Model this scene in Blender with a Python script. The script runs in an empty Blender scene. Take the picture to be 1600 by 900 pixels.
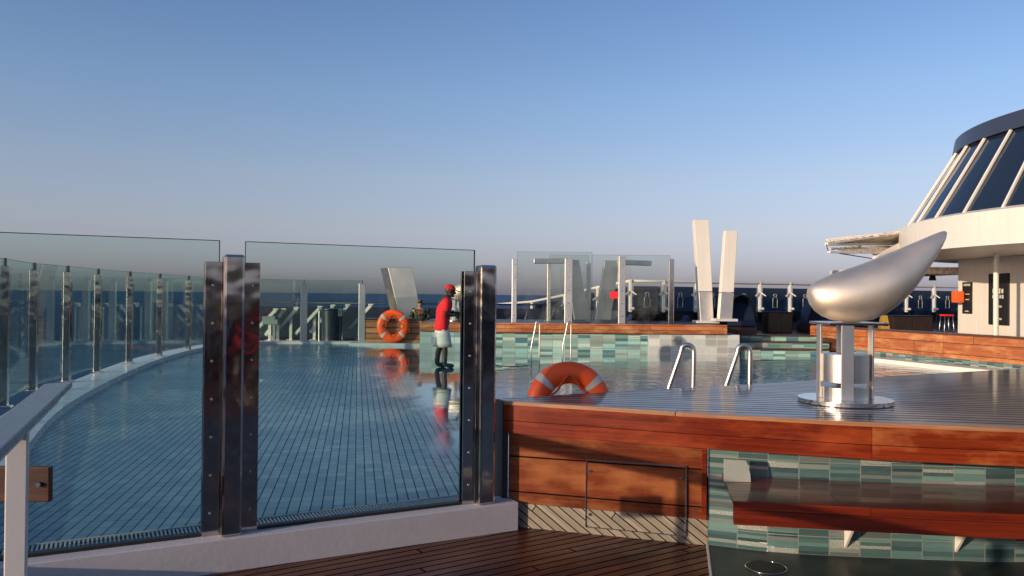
import bpy, bmesh, math, random
from mathutils import Vector, Matrix
R = math.radians
random.seed(7)
sc = bpy.context.scene
COL = sc.collection

# ------------------------------------------------------------------ camera
F = 1244.0
EYE = Vector((0, 0, 1.7))
cam_d = bpy.data.cameras.new('camera'); cam = bpy.data.objects.new('camera', cam_d); COL.objects.link(cam)
cam_d.sensor_width = 36; cam_d.lens = 36 * F / 1600
cam_d.clip_start = .05; cam_d.clip_end = 90000
ROT = Matrix.Rotation(R(90.48), 3, 'X') @ Matrix.Rotation(.010, 3, 'Z')
cam.location = EYE; cam.rotation_euler = ROT.to_euler()
sc.camera = cam
def ray(px, py):
    return ROT @ Vector(((px - 800) / F, -(py - 450) / F, -1))
def at(px, py, D):
    r = ray(px, py); return EYE + r * (D / r.y)
def gz(px, py, z):
    r = ray(px, py); return EYE + r * ((z - EYE.z) / r.z)
def ax(px, D, z):                       # point at screen column px, depth D, height z
    p = at(px, 460, D); return Vector((p.x + (z - 1.7) * .010, D, z))

# ------------------------------------------------------------------ materials
class N:
    def __init__(s, name):
        s.m = bpy.data.materials.new(name); s.m.use_nodes = True
        s.t = s.m.node_tree; s.t.nodes.clear()
        s.out = s.n('ShaderNodeOutputMaterial')
    def n(s, typ, **kw):
        x = s.t.nodes.new(typ)
        for k, v in kw.items(): setattr(x, k, v)
        return x
    def l(s, a, b): s.t.links.new(a, b)
    def put(s, sock, v):
        if isinstance(v, bpy.types.NodeSocket): s.l(v, sock)
        else: sock.default_value = v
    def mth(s, op, a, b=None, c=None):
        x = s.n('ShaderNodeMath', operation=op)
        s.put(x.inputs[0], a)
        if b is not None: s.put(x.inputs[1], b)
        if c is not None: s.put(x.inputs[2], c)
        return x.outputs[0]
    def uv(s):
        x = s.n('ShaderNodeUVMap'); x.uv_map = 'UVMap'
        q = s.n('ShaderNodeSeparateXYZ'); s.l(x.outputs[0], q.inputs[0])
        return q.outputs[0], q.outputs[1]
    def vec(s, a, b, c=0.0):
        x = s.n('ShaderNodeCombineXYZ')
        for i, v in enumerate((a, b, c)): s.put(x.inputs[i], v)
        return x.outputs[0]
    def pos(s): return s.n('ShaderNodeNewGeometry').outputs['Position']
    def rnd(s, v):
        x = s.n('ShaderNodeTexWhiteNoise', noise_dimensions='3D'); s.l(v, x.inputs['Vector']); return x.outputs['Value']
    def noise(s, v, scale, detail=4, rough=.55, dist=0.0):
        x = s.n('ShaderNodeTexNoise'); s.l(v, x.inputs['Vector'])
        x.inputs['Scale'].default_value = scale; x.inputs['Detail'].default_value = detail
        x.inputs['Roughness'].default_value = rough; x.inputs['Distortion'].default_value = dist
        return x.outputs[0]
    def ramp(s, f, stops, interp='LINEAR'):
        x = s.n('ShaderNodeValToRGB'); e = x.color_ramp; e.interpolation = interp
        while len(e.elements) < len(stops): e.elements.new(.5)
        for el, (p, c) in zip(e.elements, stops):
            el.position = p; el.color = (c[0], c[1], c[2], 1) if not isinstance(c, (int, float)) else (c, c, c, 1)
        s.put(x.inputs[0], f); return x.outputs[0]
    def mix(s, f, a, b, blend='MIX'):
        x = s.n('ShaderNodeMix', data_type='RGBA', blend_type=blend)
        s.put(x.inputs[0], f)
        for i, v in ((6, a), (7, b)):
            s.put(x.inputs[i], v if isinstance(v, bpy.types.NodeSocket) else (v[0], v[1], v[2], 1))
        return x.outputs[2]
    def bump(s, h, strength=.3, dist=.01, normal=None):
        x = s.n('ShaderNodeBump'); x.inputs['Strength'].default_value = strength
        x.inputs['Distance'].default_value = dist; s.put(x.inputs['Height'], h)
        if normal: s.l(normal, x.inputs['Normal'])
        return x.outputs[0]
    def bsdf(s, color, rough=.5, metal=0.0, spec=.5, coat=0.0, coat_r=.05, normal=None, coat_n=None, ior=None):
        b = s.n('ShaderNodeBsdfPrincipled')
        s.put(b.inputs['Base Color'], color if isinstance(color, bpy.types.NodeSocket) else (*color, 1))
        s.put(b.inputs['Roughness'], rough); s.put(b.inputs['Metallic'], metal)
        s.put(b.inputs['Specular IOR Level'], spec)
        s.put(b.inputs['Coat Weight'], coat); s.put(b.inputs['Coat Roughness'], coat_r)
        if normal: s.l(normal, b.inputs['Normal'])
        if coat_n: s.l(coat_n, b.inputs['Coat Normal'])
        if ior: b.inputs['IOR'].default_value = ior
        return b.outputs[0]
    def done(s, shader): s.l(shader, s.out.inputs[0]); return s.m

def paint(name, c, rough=.45, metal=0.0, var=.12, scale=6, spec=.5, bump=0.0):
    k = N(name); p = k.pos()
    f = k.noise(p, scale, 5, .6)
    f2 = k.noise(p, scale * 9, 3, .6)
    g = k.mth('MULTIPLY_ADD', f, var * 2, k.mth('MULTIPLY_ADD', f2, var, 1 - var * 1.5))
    col = k.mix(1, c, k.vec(g, g, g), 'MULTIPLY')
    r = k.mth('MULTIPLY_ADD', f, .2, rough - .1)
    nb = k.bump(f2, bump, .004) if bump else None
    return k.done(k.bsdf(col, r, metal, spec, normal=nb))

def wood(name, c1, c2, board, caulk=.0, ccol=(.01, .008, .006), rough=.25, coat=.0, length=2.2, vary=.5, wet=0.0, stain=None, grain=1.0, coat_r=.08, diag=0.0, spec=.5, butt=True):
    k = N(name); u, v = k.uv()
    if diag:
        ca, sa = math.cos(diag), math.sin(diag)
        u, v = (k.mth('ADD', k.mth('MULTIPLY', u, ca), k.mth('MULTIPLY', v, sa)),
                k.mth('SUBTRACT', k.mth('MULTIPLY', v, ca), k.mth('MULTIPLY', u, sa)))
    vb = k.mth('DIVIDE', v, board); idx = k.mth('FLOOR', vb); fr = k.mth('SUBTRACT', vb, idx)
    r0 = k.rnd(k.vec(idx, 3.1, 0))
    ul = k.mth('MULTIPLY_ADD', r0, 7.0, k.mth('DIVIDE', u, length)); ui = k.mth('FLOOR', ul)
    r1 = k.rnd(k.vec(idx, ui, 1.7))
    gv = k.vec(k.mth('MULTIPLY_ADD', r1, 31, k.mth('MULTIPLY', u, 1.1)), k.mth('MULTIPLY', v, 46), k.mth('MULTIPLY', r1, 9))
    g = k.noise(gv, grain, 6, .65, .6)
    fine = k.noise(k.vec(k.mth('MULTIPLY', u, 6), k.mth('MULTIPLY', v, 260), r1), 1, 3, .6)
    blot = k.noise(k.vec(k.mth('MULTIPLY', u, .8), k.mth('MULTIPLY', v, 11), 0), 1.3, 5, .65)
    col = k.ramp(g, [(.3, c1), (.7, c2)])
    m = k.mth('MULTIPLY', k.mth('MULTIPLY_ADD', r1, vary, 1 - vary / 2), k.mth('MULTIPLY_ADD', fine, .9, .55))
    m = k.mth('MULTIPLY', m, k.mth('MULTIPLY_ADD', blot, .7, .65))
    col = k.mix(1, col, k.vec(m, m, m), 'MULTIPLY')
    if stain: col = k.mix(k.ramp(k.noise(k.vec(k.mth('MULTIPLY', u, .9), k.mth('MULTIPLY', v, 2.5), 5), 1.6, 5, .6), [(.47, 0.0), (.66, 1.0)]), col, stain)
    h = k.mth('MULTIPLY_ADD', fine, .15, k.mth('MULTIPLY', g, .25))
    if caulk:
        w = caulk / board / 2
        e = k.mth('MINIMUM', fr, k.mth('SUBTRACT', 1.0, fr))
        mask = k.mth('LESS_THAN', e, w)
        fu = k.mth('FRACT', ul); eu = k.mth('MULTIPLY', k.mth('MINIMUM', fu, k.mth('SUBTRACT', 1.0, fu)), length)
        if butt: mask = k.mth('MAXIMUM', mask, k.mth('LESS_THAN', eu, caulk * .45))
        col = k.mix(mask, col, ccol)
        h = k.mth('SUBTRACT', h, mask)
        rgh = k.mth('MULTIPLY_ADD', mask, .4, k.mth('MULTIPLY_ADD', blot, .3, rough - .15))
    else:
        rgh = k.mth('MULTIPLY_ADD', blot, .3, rough - .15)
    nb = k.bump(h, .35, .004)
    cw = k.mth('MULTIPLY', k.mth('SUBTRACT', 1.0, mask), coat) if caulk else coat
    sw = k.mth('MULTIPLY', k.mth('SUBTRACT', 1.0, mask), spec) if caulk else spec
    return k.done(k.bsdf(col, rgh, spec=sw, coat=cw, coat_r=coat_r, normal=nb, coat_n=k.bump(h, .12, .004)))

def mosaic(name, pal, w, h, grp, glit=.12, grout=(.19, .21, .19), gw=.006, rough=.15, joint=True):
    k = N(name); u, v = k.uv()
    vv = k.mth('MULTIPLY_ADD', k.noise(k.vec(0.0, k.mth('MULTIPLY', v, 14), k.mth('FLOOR', k.mth('DIVIDE', u, w))), 1, 1), .05, v)
    ci = k.mth('FLOOR', k.mth('DIVIDE', v, grp))
    us = k.mth('DIVIDE', u, w)
    ui = k.mth('FLOOR', us); fu = k.mth('SUBTRACT', us, ui)
    vs = k.mth('DIVIDE', vv, h); vi = k.mth('FLOOR', vs); fv = k.mth('SUBTRACT', vs, vi)
    r = k.rnd(k.vec(ui, vi, .5)); r2 = k.rnd(k.vec(ui, vi, 7.5))
    n = len(pal)
    col = k.ramp(r, [(i / n, c) for i, c in enumerate(pal)], 'CONSTANT')
    sh = k.mth('MULTIPLY_ADD', r2, .8, .62); col = k.mix(1, col, k.vec(sh, sh, sh), 'MULTIPLY')
    streak = k.noise(k.vec(k.mth('MULTIPLY', u, 9), k.mth('MULTIPLY', v, 160), 0), 1, 3)
    sm = k.mth('MULTIPLY_ADD', streak, .6, .7); col = k.mix(1, col, k.vec(sm, sm, sm), 'MULTIPLY')
    isg = k.mth('GREATER_THAN', r2, 1 - glit)
    sp = k.noise(k.vec(u, v, 0), 190, 2)
    col = k.mix(isg, col, k.ramp(sp, [(.45, (.16, .20, .18)), (.6, (.46, .45, .38))]))
    eu = k.mth('MULTIPLY', k.mth('MINIMUM', fu, k.mth('SUBTRACT', 1.0, fu)), w)
    ev = k.mth('MULTIPLY', k.mth('MINIMUM', fv, k.mth('SUBTRACT', 1.0, fv)), h)
    mask = k.mth('LESS_THAN', eu, gw / 2) if joint else k.mth('LESS_THAN', k.mth('MINIMUM', eu, ev), gw / 2)
    fg = k.mth('FRACT', k.mth('DIVIDE', v, grp))
    mask = k.mth('MAXIMUM', mask, k.mth('LESS_THAN', k.mth('MULTIPLY', fg, grp), gw))
    col = k.mix(mask, col, grout)
    hh = k.mth('SUBTRACT', k.mth('MULTIPLY', k.mth('MULTIPLY', sp, isg), 1.0), mask)
    return k.done(k.bsdf(col, k.mth('MULTIPLY_ADD', isg, .3, k.mth('MULTIPLY_ADD', r, .22, rough - .06)), normal=k.bump(k.mth('MULTIPLY_ADD', k.noise(k.vec(u, v, 0), 24, 2), .8, hh), .35, .004)))

def metal(name, c=(.62, .6, .57), rough=.12, scale=4, wav=.0):
    k = N(name); p = k.pos()
    f = k.noise(p, scale, 5, .6)
    s = k.noise(k.vec(k.mth('MULTIPLY', k.n('ShaderNodeSeparateXYZ').outputs[0], 1.0), 0.0, 0.0), 1) if False else f
    fs = k.noise(p, 60, 3, .7)
    r = k.mth('MULTIPLY_ADD', f, .16, k.mth('MULTIPLY_ADD', fs, .06, rough - .09))
    nb = k.bump(k.noise(p, 3.2, 2), wav, .02) if wav else None
    g = k.mth('MULTIPLY_ADD', f, .25, .87)
    return k.done(k.bsdf(k.mix(1, c, k.vec(g, g, g), 'MULTIPLY'), r, 1.0, normal=nb))

def glass(name, tint=(.80, .90, .86), refl=1.0, smear=.012, rough=.004):
    k = N(name)
    tr = k.n('ShaderNodeBsdfTransparent')
    p = k.pos(); sm = k.ramp(k.noise(p, 2.3, 5, .65), [(.45, 0.0), (.8, 1.0)])
    tr.inputs[0].default_value = (*tint, 1)
    gl = k.n('ShaderNodeBsdfGlossy'); gl.inputs['Roughness'].default_value = rough; gl.inputs[0].default_value = (.95, 1, .97, 1)
    fr = k.n('ShaderNodeFresnel'); fr.inputs[0].default_value = 1.5
    mx = k.n('ShaderNodeMixShader'); k.l(k.mth('MULTIPLY', fr.outputs[0], refl), mx.inputs[0]); k.l(tr.outputs[0], mx.inputs[1]); k.l(gl.outputs[0], mx.inputs[2])
    df = k.n('ShaderNodeBsdfDiffuse'); df.inputs[0].default_value = (.55, .6, .58, 1)
    m2 = k.n('ShaderNodeMixShader'); k.l(k.mth('MULTIPLY', sm, smear), m2.inputs[0]); k.l(mx.outputs[0], m2.inputs[1]); k.l(df.outputs[0], m2.inputs[2])
    return k.done(m2.outputs[0])

M = {}
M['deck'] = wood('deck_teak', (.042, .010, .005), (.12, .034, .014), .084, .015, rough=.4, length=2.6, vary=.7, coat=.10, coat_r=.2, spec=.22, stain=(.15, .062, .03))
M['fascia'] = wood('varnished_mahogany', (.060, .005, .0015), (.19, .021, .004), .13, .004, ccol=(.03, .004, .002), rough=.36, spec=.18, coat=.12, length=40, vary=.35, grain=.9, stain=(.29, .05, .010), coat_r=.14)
M['fascia2'] = wood('varnished_planks', (.07, .012, .004), (.20, .040, .010), .257, .011, rough=.36, spec=.22, coat=.14, length=40, vary=.5, grain=.9, stain=(.30, .10, .032), coat_r=.14)
M['top'] = wood('wet_teak_planks', (.055, .03, .021), (.14, .08, .056), .112, .022, ccol=(.004, .0035, .003), rough=.36, coat=.50, coat_r=.045, length=1.7, vary=1.1, butt=False, stain=(.24, .15, .10))
M['cap'] = wood('sunbleached_edge', (.20, .07, .02), (.42, .19, .07), .2, rough=.35, coat=.2, length=3, grain=.9, vary=.3)  # edge cap in a lighter tan than the fascia
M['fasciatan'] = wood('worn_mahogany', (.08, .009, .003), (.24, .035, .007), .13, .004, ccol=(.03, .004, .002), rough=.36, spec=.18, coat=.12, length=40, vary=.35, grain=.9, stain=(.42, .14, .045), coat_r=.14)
M['skirt'] = wood('weathered_grey_teak', (.15, .125, .09), (.30, .25, .185), .052, .008, rough=.5, length=6, vary=.35, diag=R(-36))
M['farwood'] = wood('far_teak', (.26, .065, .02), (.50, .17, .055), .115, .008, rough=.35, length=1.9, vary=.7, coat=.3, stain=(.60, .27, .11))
M['seat'] = wood('dark_varnished_seat', (.07, .008, .003), (.20, .025, .006), .15, .003, rough=.3, spec=.25, coat=.55, length=3, vary=.3, grain=.5, coat_r=.05)
M['darkwood'] = wood('dark_brown_wood', (.05, .018, .010), (.12, .04, .02), .11, .004, rough=.35, length=2, vary=.4)
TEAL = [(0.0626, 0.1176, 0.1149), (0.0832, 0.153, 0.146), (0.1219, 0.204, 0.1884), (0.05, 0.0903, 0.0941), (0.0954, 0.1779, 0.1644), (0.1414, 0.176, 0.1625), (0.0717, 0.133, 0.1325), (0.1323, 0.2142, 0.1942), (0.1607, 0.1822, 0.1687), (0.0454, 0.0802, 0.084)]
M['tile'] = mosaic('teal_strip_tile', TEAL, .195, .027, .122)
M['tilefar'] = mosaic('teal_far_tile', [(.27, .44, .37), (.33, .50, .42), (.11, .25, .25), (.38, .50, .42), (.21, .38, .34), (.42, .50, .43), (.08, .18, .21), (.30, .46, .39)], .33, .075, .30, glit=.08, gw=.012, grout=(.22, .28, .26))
M['tilegrey'] = mosaic('grey_wall_tile', [(.42, .45, .43), (.46, .48, .46), (.40, .44, .43), (.48, .49, .46)], .30, .20, .20, glit=.0, gw=.014, grout=(.6, .58, .5), joint=False)
M['tilewhite'] = mosaic('pale_wall_tile', [(.50, .58, .54), (.56, .62, .57), (.46, .56, .53), (.58, .62, .56)], .30, .20, .20, glit=.0, gw=.014, grout=(.3, .36, .34), joint=False)
M['white'] = paint('white_paint', (.60, .57, .55), .4, var=.06, bump=.1)
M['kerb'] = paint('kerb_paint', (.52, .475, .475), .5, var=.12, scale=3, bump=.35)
k = N('cream_paint'); p = k.pos(); sx_ = k.n('ShaderNodeSeparateXYZ'); k.l(p, sx_.inputs[0])
strk = k.noise(k.vec(k.mth('MULTIPLY', k.mth('ADD', sx_.outputs[0], sx_.outputs[1]), 5), 0.0, k.mth('MULTIPLY', sx_.outputs[2], .35)), 1.6, 5, .6)
g = k.ramp(strk, [(.33, .94), (.5, 1.0)]); g2 = k.mth('MULTIPLY_ADD', k.noise(p, 1.2, 4, .6), .16, .92)
M['cream'] = k.done(k.bsdf(k.mix(1, (.74, .695, .61), k.mix(1, g, k.vec(g2, g2, g2), 'MULTIPLY'), 'MULTIPLY'), .4, normal=k.bump(k.noise(p, 2.5, 2), .06, .02)))
M['coping'] = paint('pale_coping', (.55, .60, .58), .25, var=.15)
M['rimpale'] = paint('lit_pool_rim', (.78, .74, .66), .3, var=.08)
M['steel'] = metal('polished_steel', (.66, .63, .60), .13, wav=.12)
M['steelpost'] = metal('mirror_post_steel', (.52, .49, .47), .08, wav=.45)
M['brushed'] = metal('brushed_steel', (.66, .61, .55), .36)
M['satin'] = metal('satin_steel', (.82, .76, .68), .44)
M['bowl'] = metal('matt_bowl_steel', (.92, .80, .65), .54)
M['glass'] = glass('clear_glass', (.89, .945, .925), .6, .02)
M['glassfar'] = glass('balustrade_glass', (.80, .89, .88), .4, .03)
M['glassscreen'] = glass('screen_glass', (.90, .93, .91), .7, .10)
M['edge'] = paint('glass_edge', (.03, .06, .055), .2, var=.05)
k = N('tinted_window'); p = k.pos()
M['window'] = k.done(k.bsdf((.012, .02, .035), k.mth('MULTIPLY_ADD', k.noise(p, 1.5), .05, .02), spec=.9, normal=k.bump(k.noise(p, .9, 3), .14, .1)))
M['navyglass'] = k2 = glass('navy_fence_glass', (.22, .29, .38), .7, .05, .05)
M['navy'] = paint('navy_paint', (.018, .025, .045), .35)
M['navycloth'] = paint('navy_cloth', (.03, .05, .12), .8, var=.2)
M['tilegreyp'] = paint('dull_grey_paint', (.22, .25, .25), .5)
M['black'] = paint('black_rubber', (.012, .012, .012), .5)
M['darkfloor'] = paint('dark_floor_mat', (.020, .021, .020), .38, var=.45, scale=5, bump=.3)
M['orange'] = paint('orange_buoy_vinyl', (1.0, .105, .010), .42, var=.12, scale=5)
M['band'] = paint('reflective_band', (.55, .52, .46), .35, var=.15)
M['rope'] = paint('orange_rope', (.70, .10, .03), .8, var=.2, scale=30)
M['ropegrey'] = paint('grey_rope', (.30, .28, .25), .9)
M['red'] = paint('red_cotton', (.78, .015, .025), .85, var=.2, scale=12)
M['whitecloth'] = paint('white_cotton', (.72, .69, .62), .9, var=.15, scale=14)
M['skindark'] = paint('dark_skin', (.075, .036, .022), .5, var=.1)
M['skinlight'] = paint('pale_skin', (.42, .22, .15), .5, var=.1)
M['hair'] = paint('black_hair', (.01, .008, .007), .6)
M['boot'] = paint('dark_boot_rubber', (.02, .03, .03), .35)
M['yellow'] = paint('yellow_plastic', (.42, .25, .05), .45)
M['signred'] = paint('red_sticker', (.85, .02, .03), .5, var=.05)
M['signorange'] = paint('orange_box_plastic', (.85, .13, .02), .45, var=.06)
M['bottle'] = paint('etched_outline', (.58, .55, .47), .6)
M['grille'] = paint('grate_plastic', (.40, .42, .40), .4, var=.2)
M['brownpanel'] = paint('brown_panel', (.035, .022, .018), .3, var=.3, scale=2)
k = N('camouflage_cloth'); p = k.pos()
M['camo'] = k.done(k.bsdf(k.ramp(k.noise(p, 16, 3), [(.42, (.02, .025, .015)), (.5, (.10, .10, .05)), (.58, (.22, .20, .12))], 'CONSTANT'), .9))
k = N('tarpaulin'); p = k.pos()
M['tarp'] = k.done(k.bsdf(k.ramp(k.noise(p, 12, 4), [(.35, (.42, .34, .27)), (.6, (.72, .64, .54))]), .9, normal=k.bump(k.noise(p, 18, 4), .6, .03)))

# pool floor: narrow tiles under a film of water
k = N('wet_pool_tile'); u, v = k.uv(); p = k.pos()
us = k.mth('DIVIDE', u, .155); vs = k.mth('DIVIDE', v, .078)
vi = k.mth('FLOOR', vs); ui = k.mth('FLOOR', us)
r = k.rnd(k.vec(ui, vi, 2)); fv = k.mth('FRACT', vs); fu = k.mth('FRACT', us)
ev = k.mth('MULTIPLY', k.mth('MINIMUM', fv, k.mth('SUBTRACT', 1.0, fv)), .078)
eu = k.mth('MULTIPLY', k.mth('MINIMUM', fu, k.mth('SUBTRACT', 1.0, fu)), .155)
mask = k.mth('LESS_THAN', ev, .0046); mask2 = k.mth('LESS_THAN', eu, .007)
col = k.ramp(r, [(.0, (.040, .135, .175)), (.45, (.085, .21, .24)), (1., (.19, .31, .31))])
big = k.noise(p, .45, 4, .6)
col = k.mix(k.ramp(big, [(.40, 0.0), (.62, .6)]), col, (.075, .18, .27))
col = k.mix(k.mth('MULTIPLY', mask2, .85), col, (.03, .08, .10))
col = k.mix(k.mth('MULTIPLY', mask, .75), col, (.02, .06, .08))
sx_ = k.n('ShaderNodeSeparateXYZ'); k.l(p, sx_.inputs[0])
px_, py_ = sx_.outputs[0], sx_.outputs[1]
dist = k.mth('ADD', k.mth('MULTIPLY', k.mth('ADD', px_, .35), .967), k.mth('MULTIPLY', k.mth('SUBTRACT', py_, 6.3), .255))
flow = k.noise(k.vec(k.mth('MULTIPLY', px_, 1.0), k.mth('MULTIPLY', py_, .45), 0), 1.1, 4, .6, .5)
dist = k.mth('ADD', dist, k.mth('MULTIPLY', k.mth('SUBTRACT', flow, .5), 2.4))
wetm = k.ramp(dist, [(.0, 0.0), (.85, 1.0)], 'EASE')
col = k.mix(k.mth('MULTIPLY', wetm, .85), col, (.05, .15, .20))
film = k.noise(k.vec(k.mth('MULTIPLY', u, 5), k.mth('MULTIPLY', v, 9), 0), 1, 3, .6)
rip = k.mth('MULTIPLY_ADD', k.noise(p, 1.6, 3, .5, .7), 2.0, k.mth('MULTIPLY', k.noise(p, 7, 2, .5, .3), .4))
h = k.mth('MULTIPLY', k.mth('MULTIPLY_ADD', film, .35, k.mth('MULTIPLY', k.mth('MAXIMUM', mask, mask2), -.6)), k.mth('SUBTRACT', 1.0, wetm))
wet = k.mth('MULTIPLY', k.ramp(big, [(.38, .22), (.6, .36)]), k.mth('MULTIPLY_ADD', wetm, -.85, 1.0))
cwn = k.bump(k.mth('ADD', k.mth('MULTIPLY', film, k.mth('MULTIPLY_ADD', wetm, -.2, .25)), k.mth('MULTIPLY', rip, k.mth('MULTIPLY_ADD', wetm, .30, .04))), .5, .012)
gm = mask
M['pooltile'] = k.done(k.bsdf(col, wet, spec=k.mth('MULTIPLY', k.mth('SUBTRACT', 1.0, k.mth('MULTIPLY', gm, k.mth('SUBTRACT', 1.0, wetm))), .4), normal=k.bump(h, .30, .006), coat=k.mth('MULTIPLY', k.mth('SUBTRACT', 1.0, k.mth('MULTIPLY', gm, k.mth('SUBTRACT', 1.0, wetm))), k.mth('MULTIPLY_ADD', wetm, .8, .2)), coat_r=k.mth('MULTIPLY_ADD', wetm, -.10, .13), coat_n=cwn))
# water
k = N('pool_water_surface'); p = k.pos()
w1 = k.noise(p, 2.1, 3, .5, .4); w2 = k.noise(p, 9, 3, .55, .3)
w = k.mth('MULTIPLY_ADD', w1, 2.0, k.mth('MULTIPLY', w2, .55))
deep = k.ramp(k.noise(p, .3, 2), [(.35, (.025, .10, .14)), (.65, (.045, .17, .22))])
M['water'] = k.done(k.bsdf(deep, .03, ior=1.33, spec=.5, normal=k.bump(w, .38, .028)))
k = N('sea_water'); p = k.pos()
sw = k.noise(p, .12, 5, .6); s2 = k.noise(k.vec(0.0, 0.0, 0.0), 1) if False else k.noise(p, .006, 4, .6)
M['sea'] = k.done(k.bsdf(k.ramp(s2, [(.35, (.010, .045, .105)), (.65, (.018, .065, .14))]), .5, spec=.12, normal=k.bump(sw, .6, 1.2)))

# ------------------------------------------------------------------ mesh builder
BASE = {}
class MB:
    def __init__(s, uvdir=(1, 0)):
        s.bm = bmesh.new(); s.uvl = s.bm.loops.layers.uv.new('UVMap'); s.fl = s.bm.faces.layers.int.new('done')
        d = Vector(uvdir).normalized(); s.d = d
    def face(s, pts, uvs=None, mi=0, smooth=False):
        vs = [s.bm.verts.new(q) for q in pts]; f = s.bm.faces.new(vs); f.material_index = mi; f.smooth = smooth
        if uvs:
            f[s.fl] = 1
            for l, q in zip(f.loops, uvs): l[s.uvl].uv = q
        return f
    def hexa(s, b, t, mi=0, bevel=0):            # bottom and top loops of the same count (ccw from above)
        n = len(b); nb = [s.bm.verts.new(q) for q in b]; nt = [s.bm.verts.new(q) for q in t]
        fs = [s.bm.faces.new(nb[::-1]), s.bm.faces.new(nt)]
        for i in range(n): fs.append(s.bm.faces.new((nb[i], nb[(i + 1) % n], nt[(i + 1) % n], nt[i])))
        for f in fs: f.material_index = mi
        if bevel:
            es = list({e for f in fs for e in f.edges})
            r = bmesh.ops.bevel(s.bm, geom=es, offset=bevel, segments=2, affect='EDGES', profile=.5)
            for f in r['faces']: f.material_index = mi
        return s
    def box(s, c, size, yaw=0, mi=0, bevel=0, m=None):
        hx, hy, hz = size[0] / 2, size[1] / 2, size[2] / 2
        mt = (m or Matrix.Rotation(yaw, 3, 'Z')); c = Vector(c)
        P = lambda x, y, z: c + mt @ Vector((x, y, z))
        return s.hexa([P(-hx, -hy, -hz), P(hx, -hy, -hz), P(hx, hy, -hz), P(-hx, hy, -hz)],
                      [P(-hx, -hy, hz), P(hx, -hy, hz), P(hx, hy, hz), P(-hx, hy, hz)], mi, bevel)
    def bar(s, a, b, w, h, up=(0, 0, 1), mi=0, bevel=0):     # beam a->b, w across, h along up
        a = Vector(a); b = Vector(b); d = (b - a); L = d.length; d.normalize()
        x = d.cross(Vector(up)); x.normalize(); z = x.cross(d)
        mt = Matrix((d, x, z)).transposed() if False else Matrix((x, d, z)).transposed()
        return s.box((a + b) / 2, (w, L, h), m=mt, mi=mi, bevel=bevel)
    def prism(s, poly, z0, z1, mi=0, bevel=0):
        if sum(poly[i][0] * poly[(i + 1) % len(poly)][1] - poly[(i + 1) % len(poly)][0] * poly[i][1] for i in range(len(poly))) < 0: poly = poly[::-1]
        return s.hexa([Vector((p[0], p[1], z0)) for p in poly], [Vector((p[0], p[1], z1)) for p in poly], mi, bevel)
    def tube(s, pts, r, n=10, mi=0, cap=True, closed=False):
        pts = [Vector(p) for p in pts]; rs = r if isinstance(r, (list, tuple)) else [r] * len(pts)
        rings = []; prev = None; m = len(pts)
        for i, p in enumerate(pts):
            if closed: d = pts[(i + 1) % m] - pts[i - 1]
            else: d = pts[min(i + 1, m - 1)] - pts[max(i - 1, 0)]
            d.normalize()
            if prev is None:
                prev = d.orthogonal().normalized()
            x = prev - d * prev.dot(d)
            if x.length < 1e-5: x = d.orthogonal()
            x.normalize(); y = d.cross(x); prev = x
            rings.append([s.bm.verts.new(p + (x * math.cos(2 * math.pi * j / n) + y * math.sin(2 * math.pi * j / n)) * rs[i]) for j in range(n)])
        for i in range(m if closed else m - 1):
            A, B = rings[i], rings[(i + 1) % m]
            for j in range(n):
                f = s.bm.faces.new((A[j], A[(j + 1) % n], B[(j + 1) % n], B[j])); f.smooth = True; f.material_index = mi
        if cap and not closed:
            s.bm.faces.new(rings[0][::-1]).material_index = mi; s.bm.faces.new(rings[-1]).material_index = mi
        return s
    def cyl(s, c, r, h, n=32, mi=0, bevel=0, r2=None):
        c = Vector(c); r2 = r if r2 is None else r2
        b = [c + Vector((r * math.cos(2 * math.pi * j / n), r * math.sin(2 * math.pi * j / n), 0)) for j in range(n)]
        t = [c + Vector((r2 * math.cos(2 * math.pi * j / n), r2 * math.sin(2 * math.pi * j / n), h)) for j in range(n)]
        return s.hexa(b, t, mi, bevel)
    def strip(s, path, z0, z1, thick, mi=0, caps=True, inset_top=0.0):
        """wall along a plan path; front face on the path's right side, body `thick` to its left"""
        P = [Vector((p[0], p[1])) for p in path]; n = len(P); nor = []
        for i in range(n):
            d = P[min(i + 1, n - 1)] - P[max(i - 1, 0)]; d.normalize(); nor.append(Vector((-d.y, d.x)))
        L = [0]
        for i in range(1, n): L.append(L[-1] + (P[i] - P[i - 1]).length)
        fr = lambda i, z, t=0: Vector((P[i].x + nor[i].x * t, P[i].y + nor[i].y * t, z))
        for i in range(n - 1):
            j = i + 1; ua, ub = L[i], L[j]
            s.face([fr(i, z0), fr(j, z0), fr(j, z1, inset_top), fr(i, z1, inset_top)], [(ua, z0), (ub, z0), (ub, z1), (ua, z1)], mi)
            s.face([fr(j, z0, thick), fr(i, z0, thick), fr(i, z1, thick), fr(j, z1, thick)], [(ub, z0), (ua, z0), (ua, z1), (ub, z1)], mi)
            s.face([fr(i, z1, inset_top), fr(j, z1, inset_top), fr(j, z1, thick), fr(i, z1, thick)], [(ua, 0), (ub, 0), (ub, thick), (ua, thick)], mi)
            s.face([fr(j, z0), fr(i, z0), fr(i, z0, thick), fr(j, z0, thick)], [(ub, 0), (ua, 0), (ua, thick), (ub, thick)], mi)
        if caps:
            s.face([fr(0, z0, thick), fr(0, z0), fr(0, z1, inset_top), fr(0, z1, thick)], None, mi)
            s.face([fr(n - 1, z0), fr(n - 1, z0, thick), fr(n - 1, z1, thick), fr(n - 1, z1, inset_top)], None, mi)
        bmesh.ops.remove_doubles(s.bm, verts=s.bm.verts, dist=1e-5)
        return s
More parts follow.
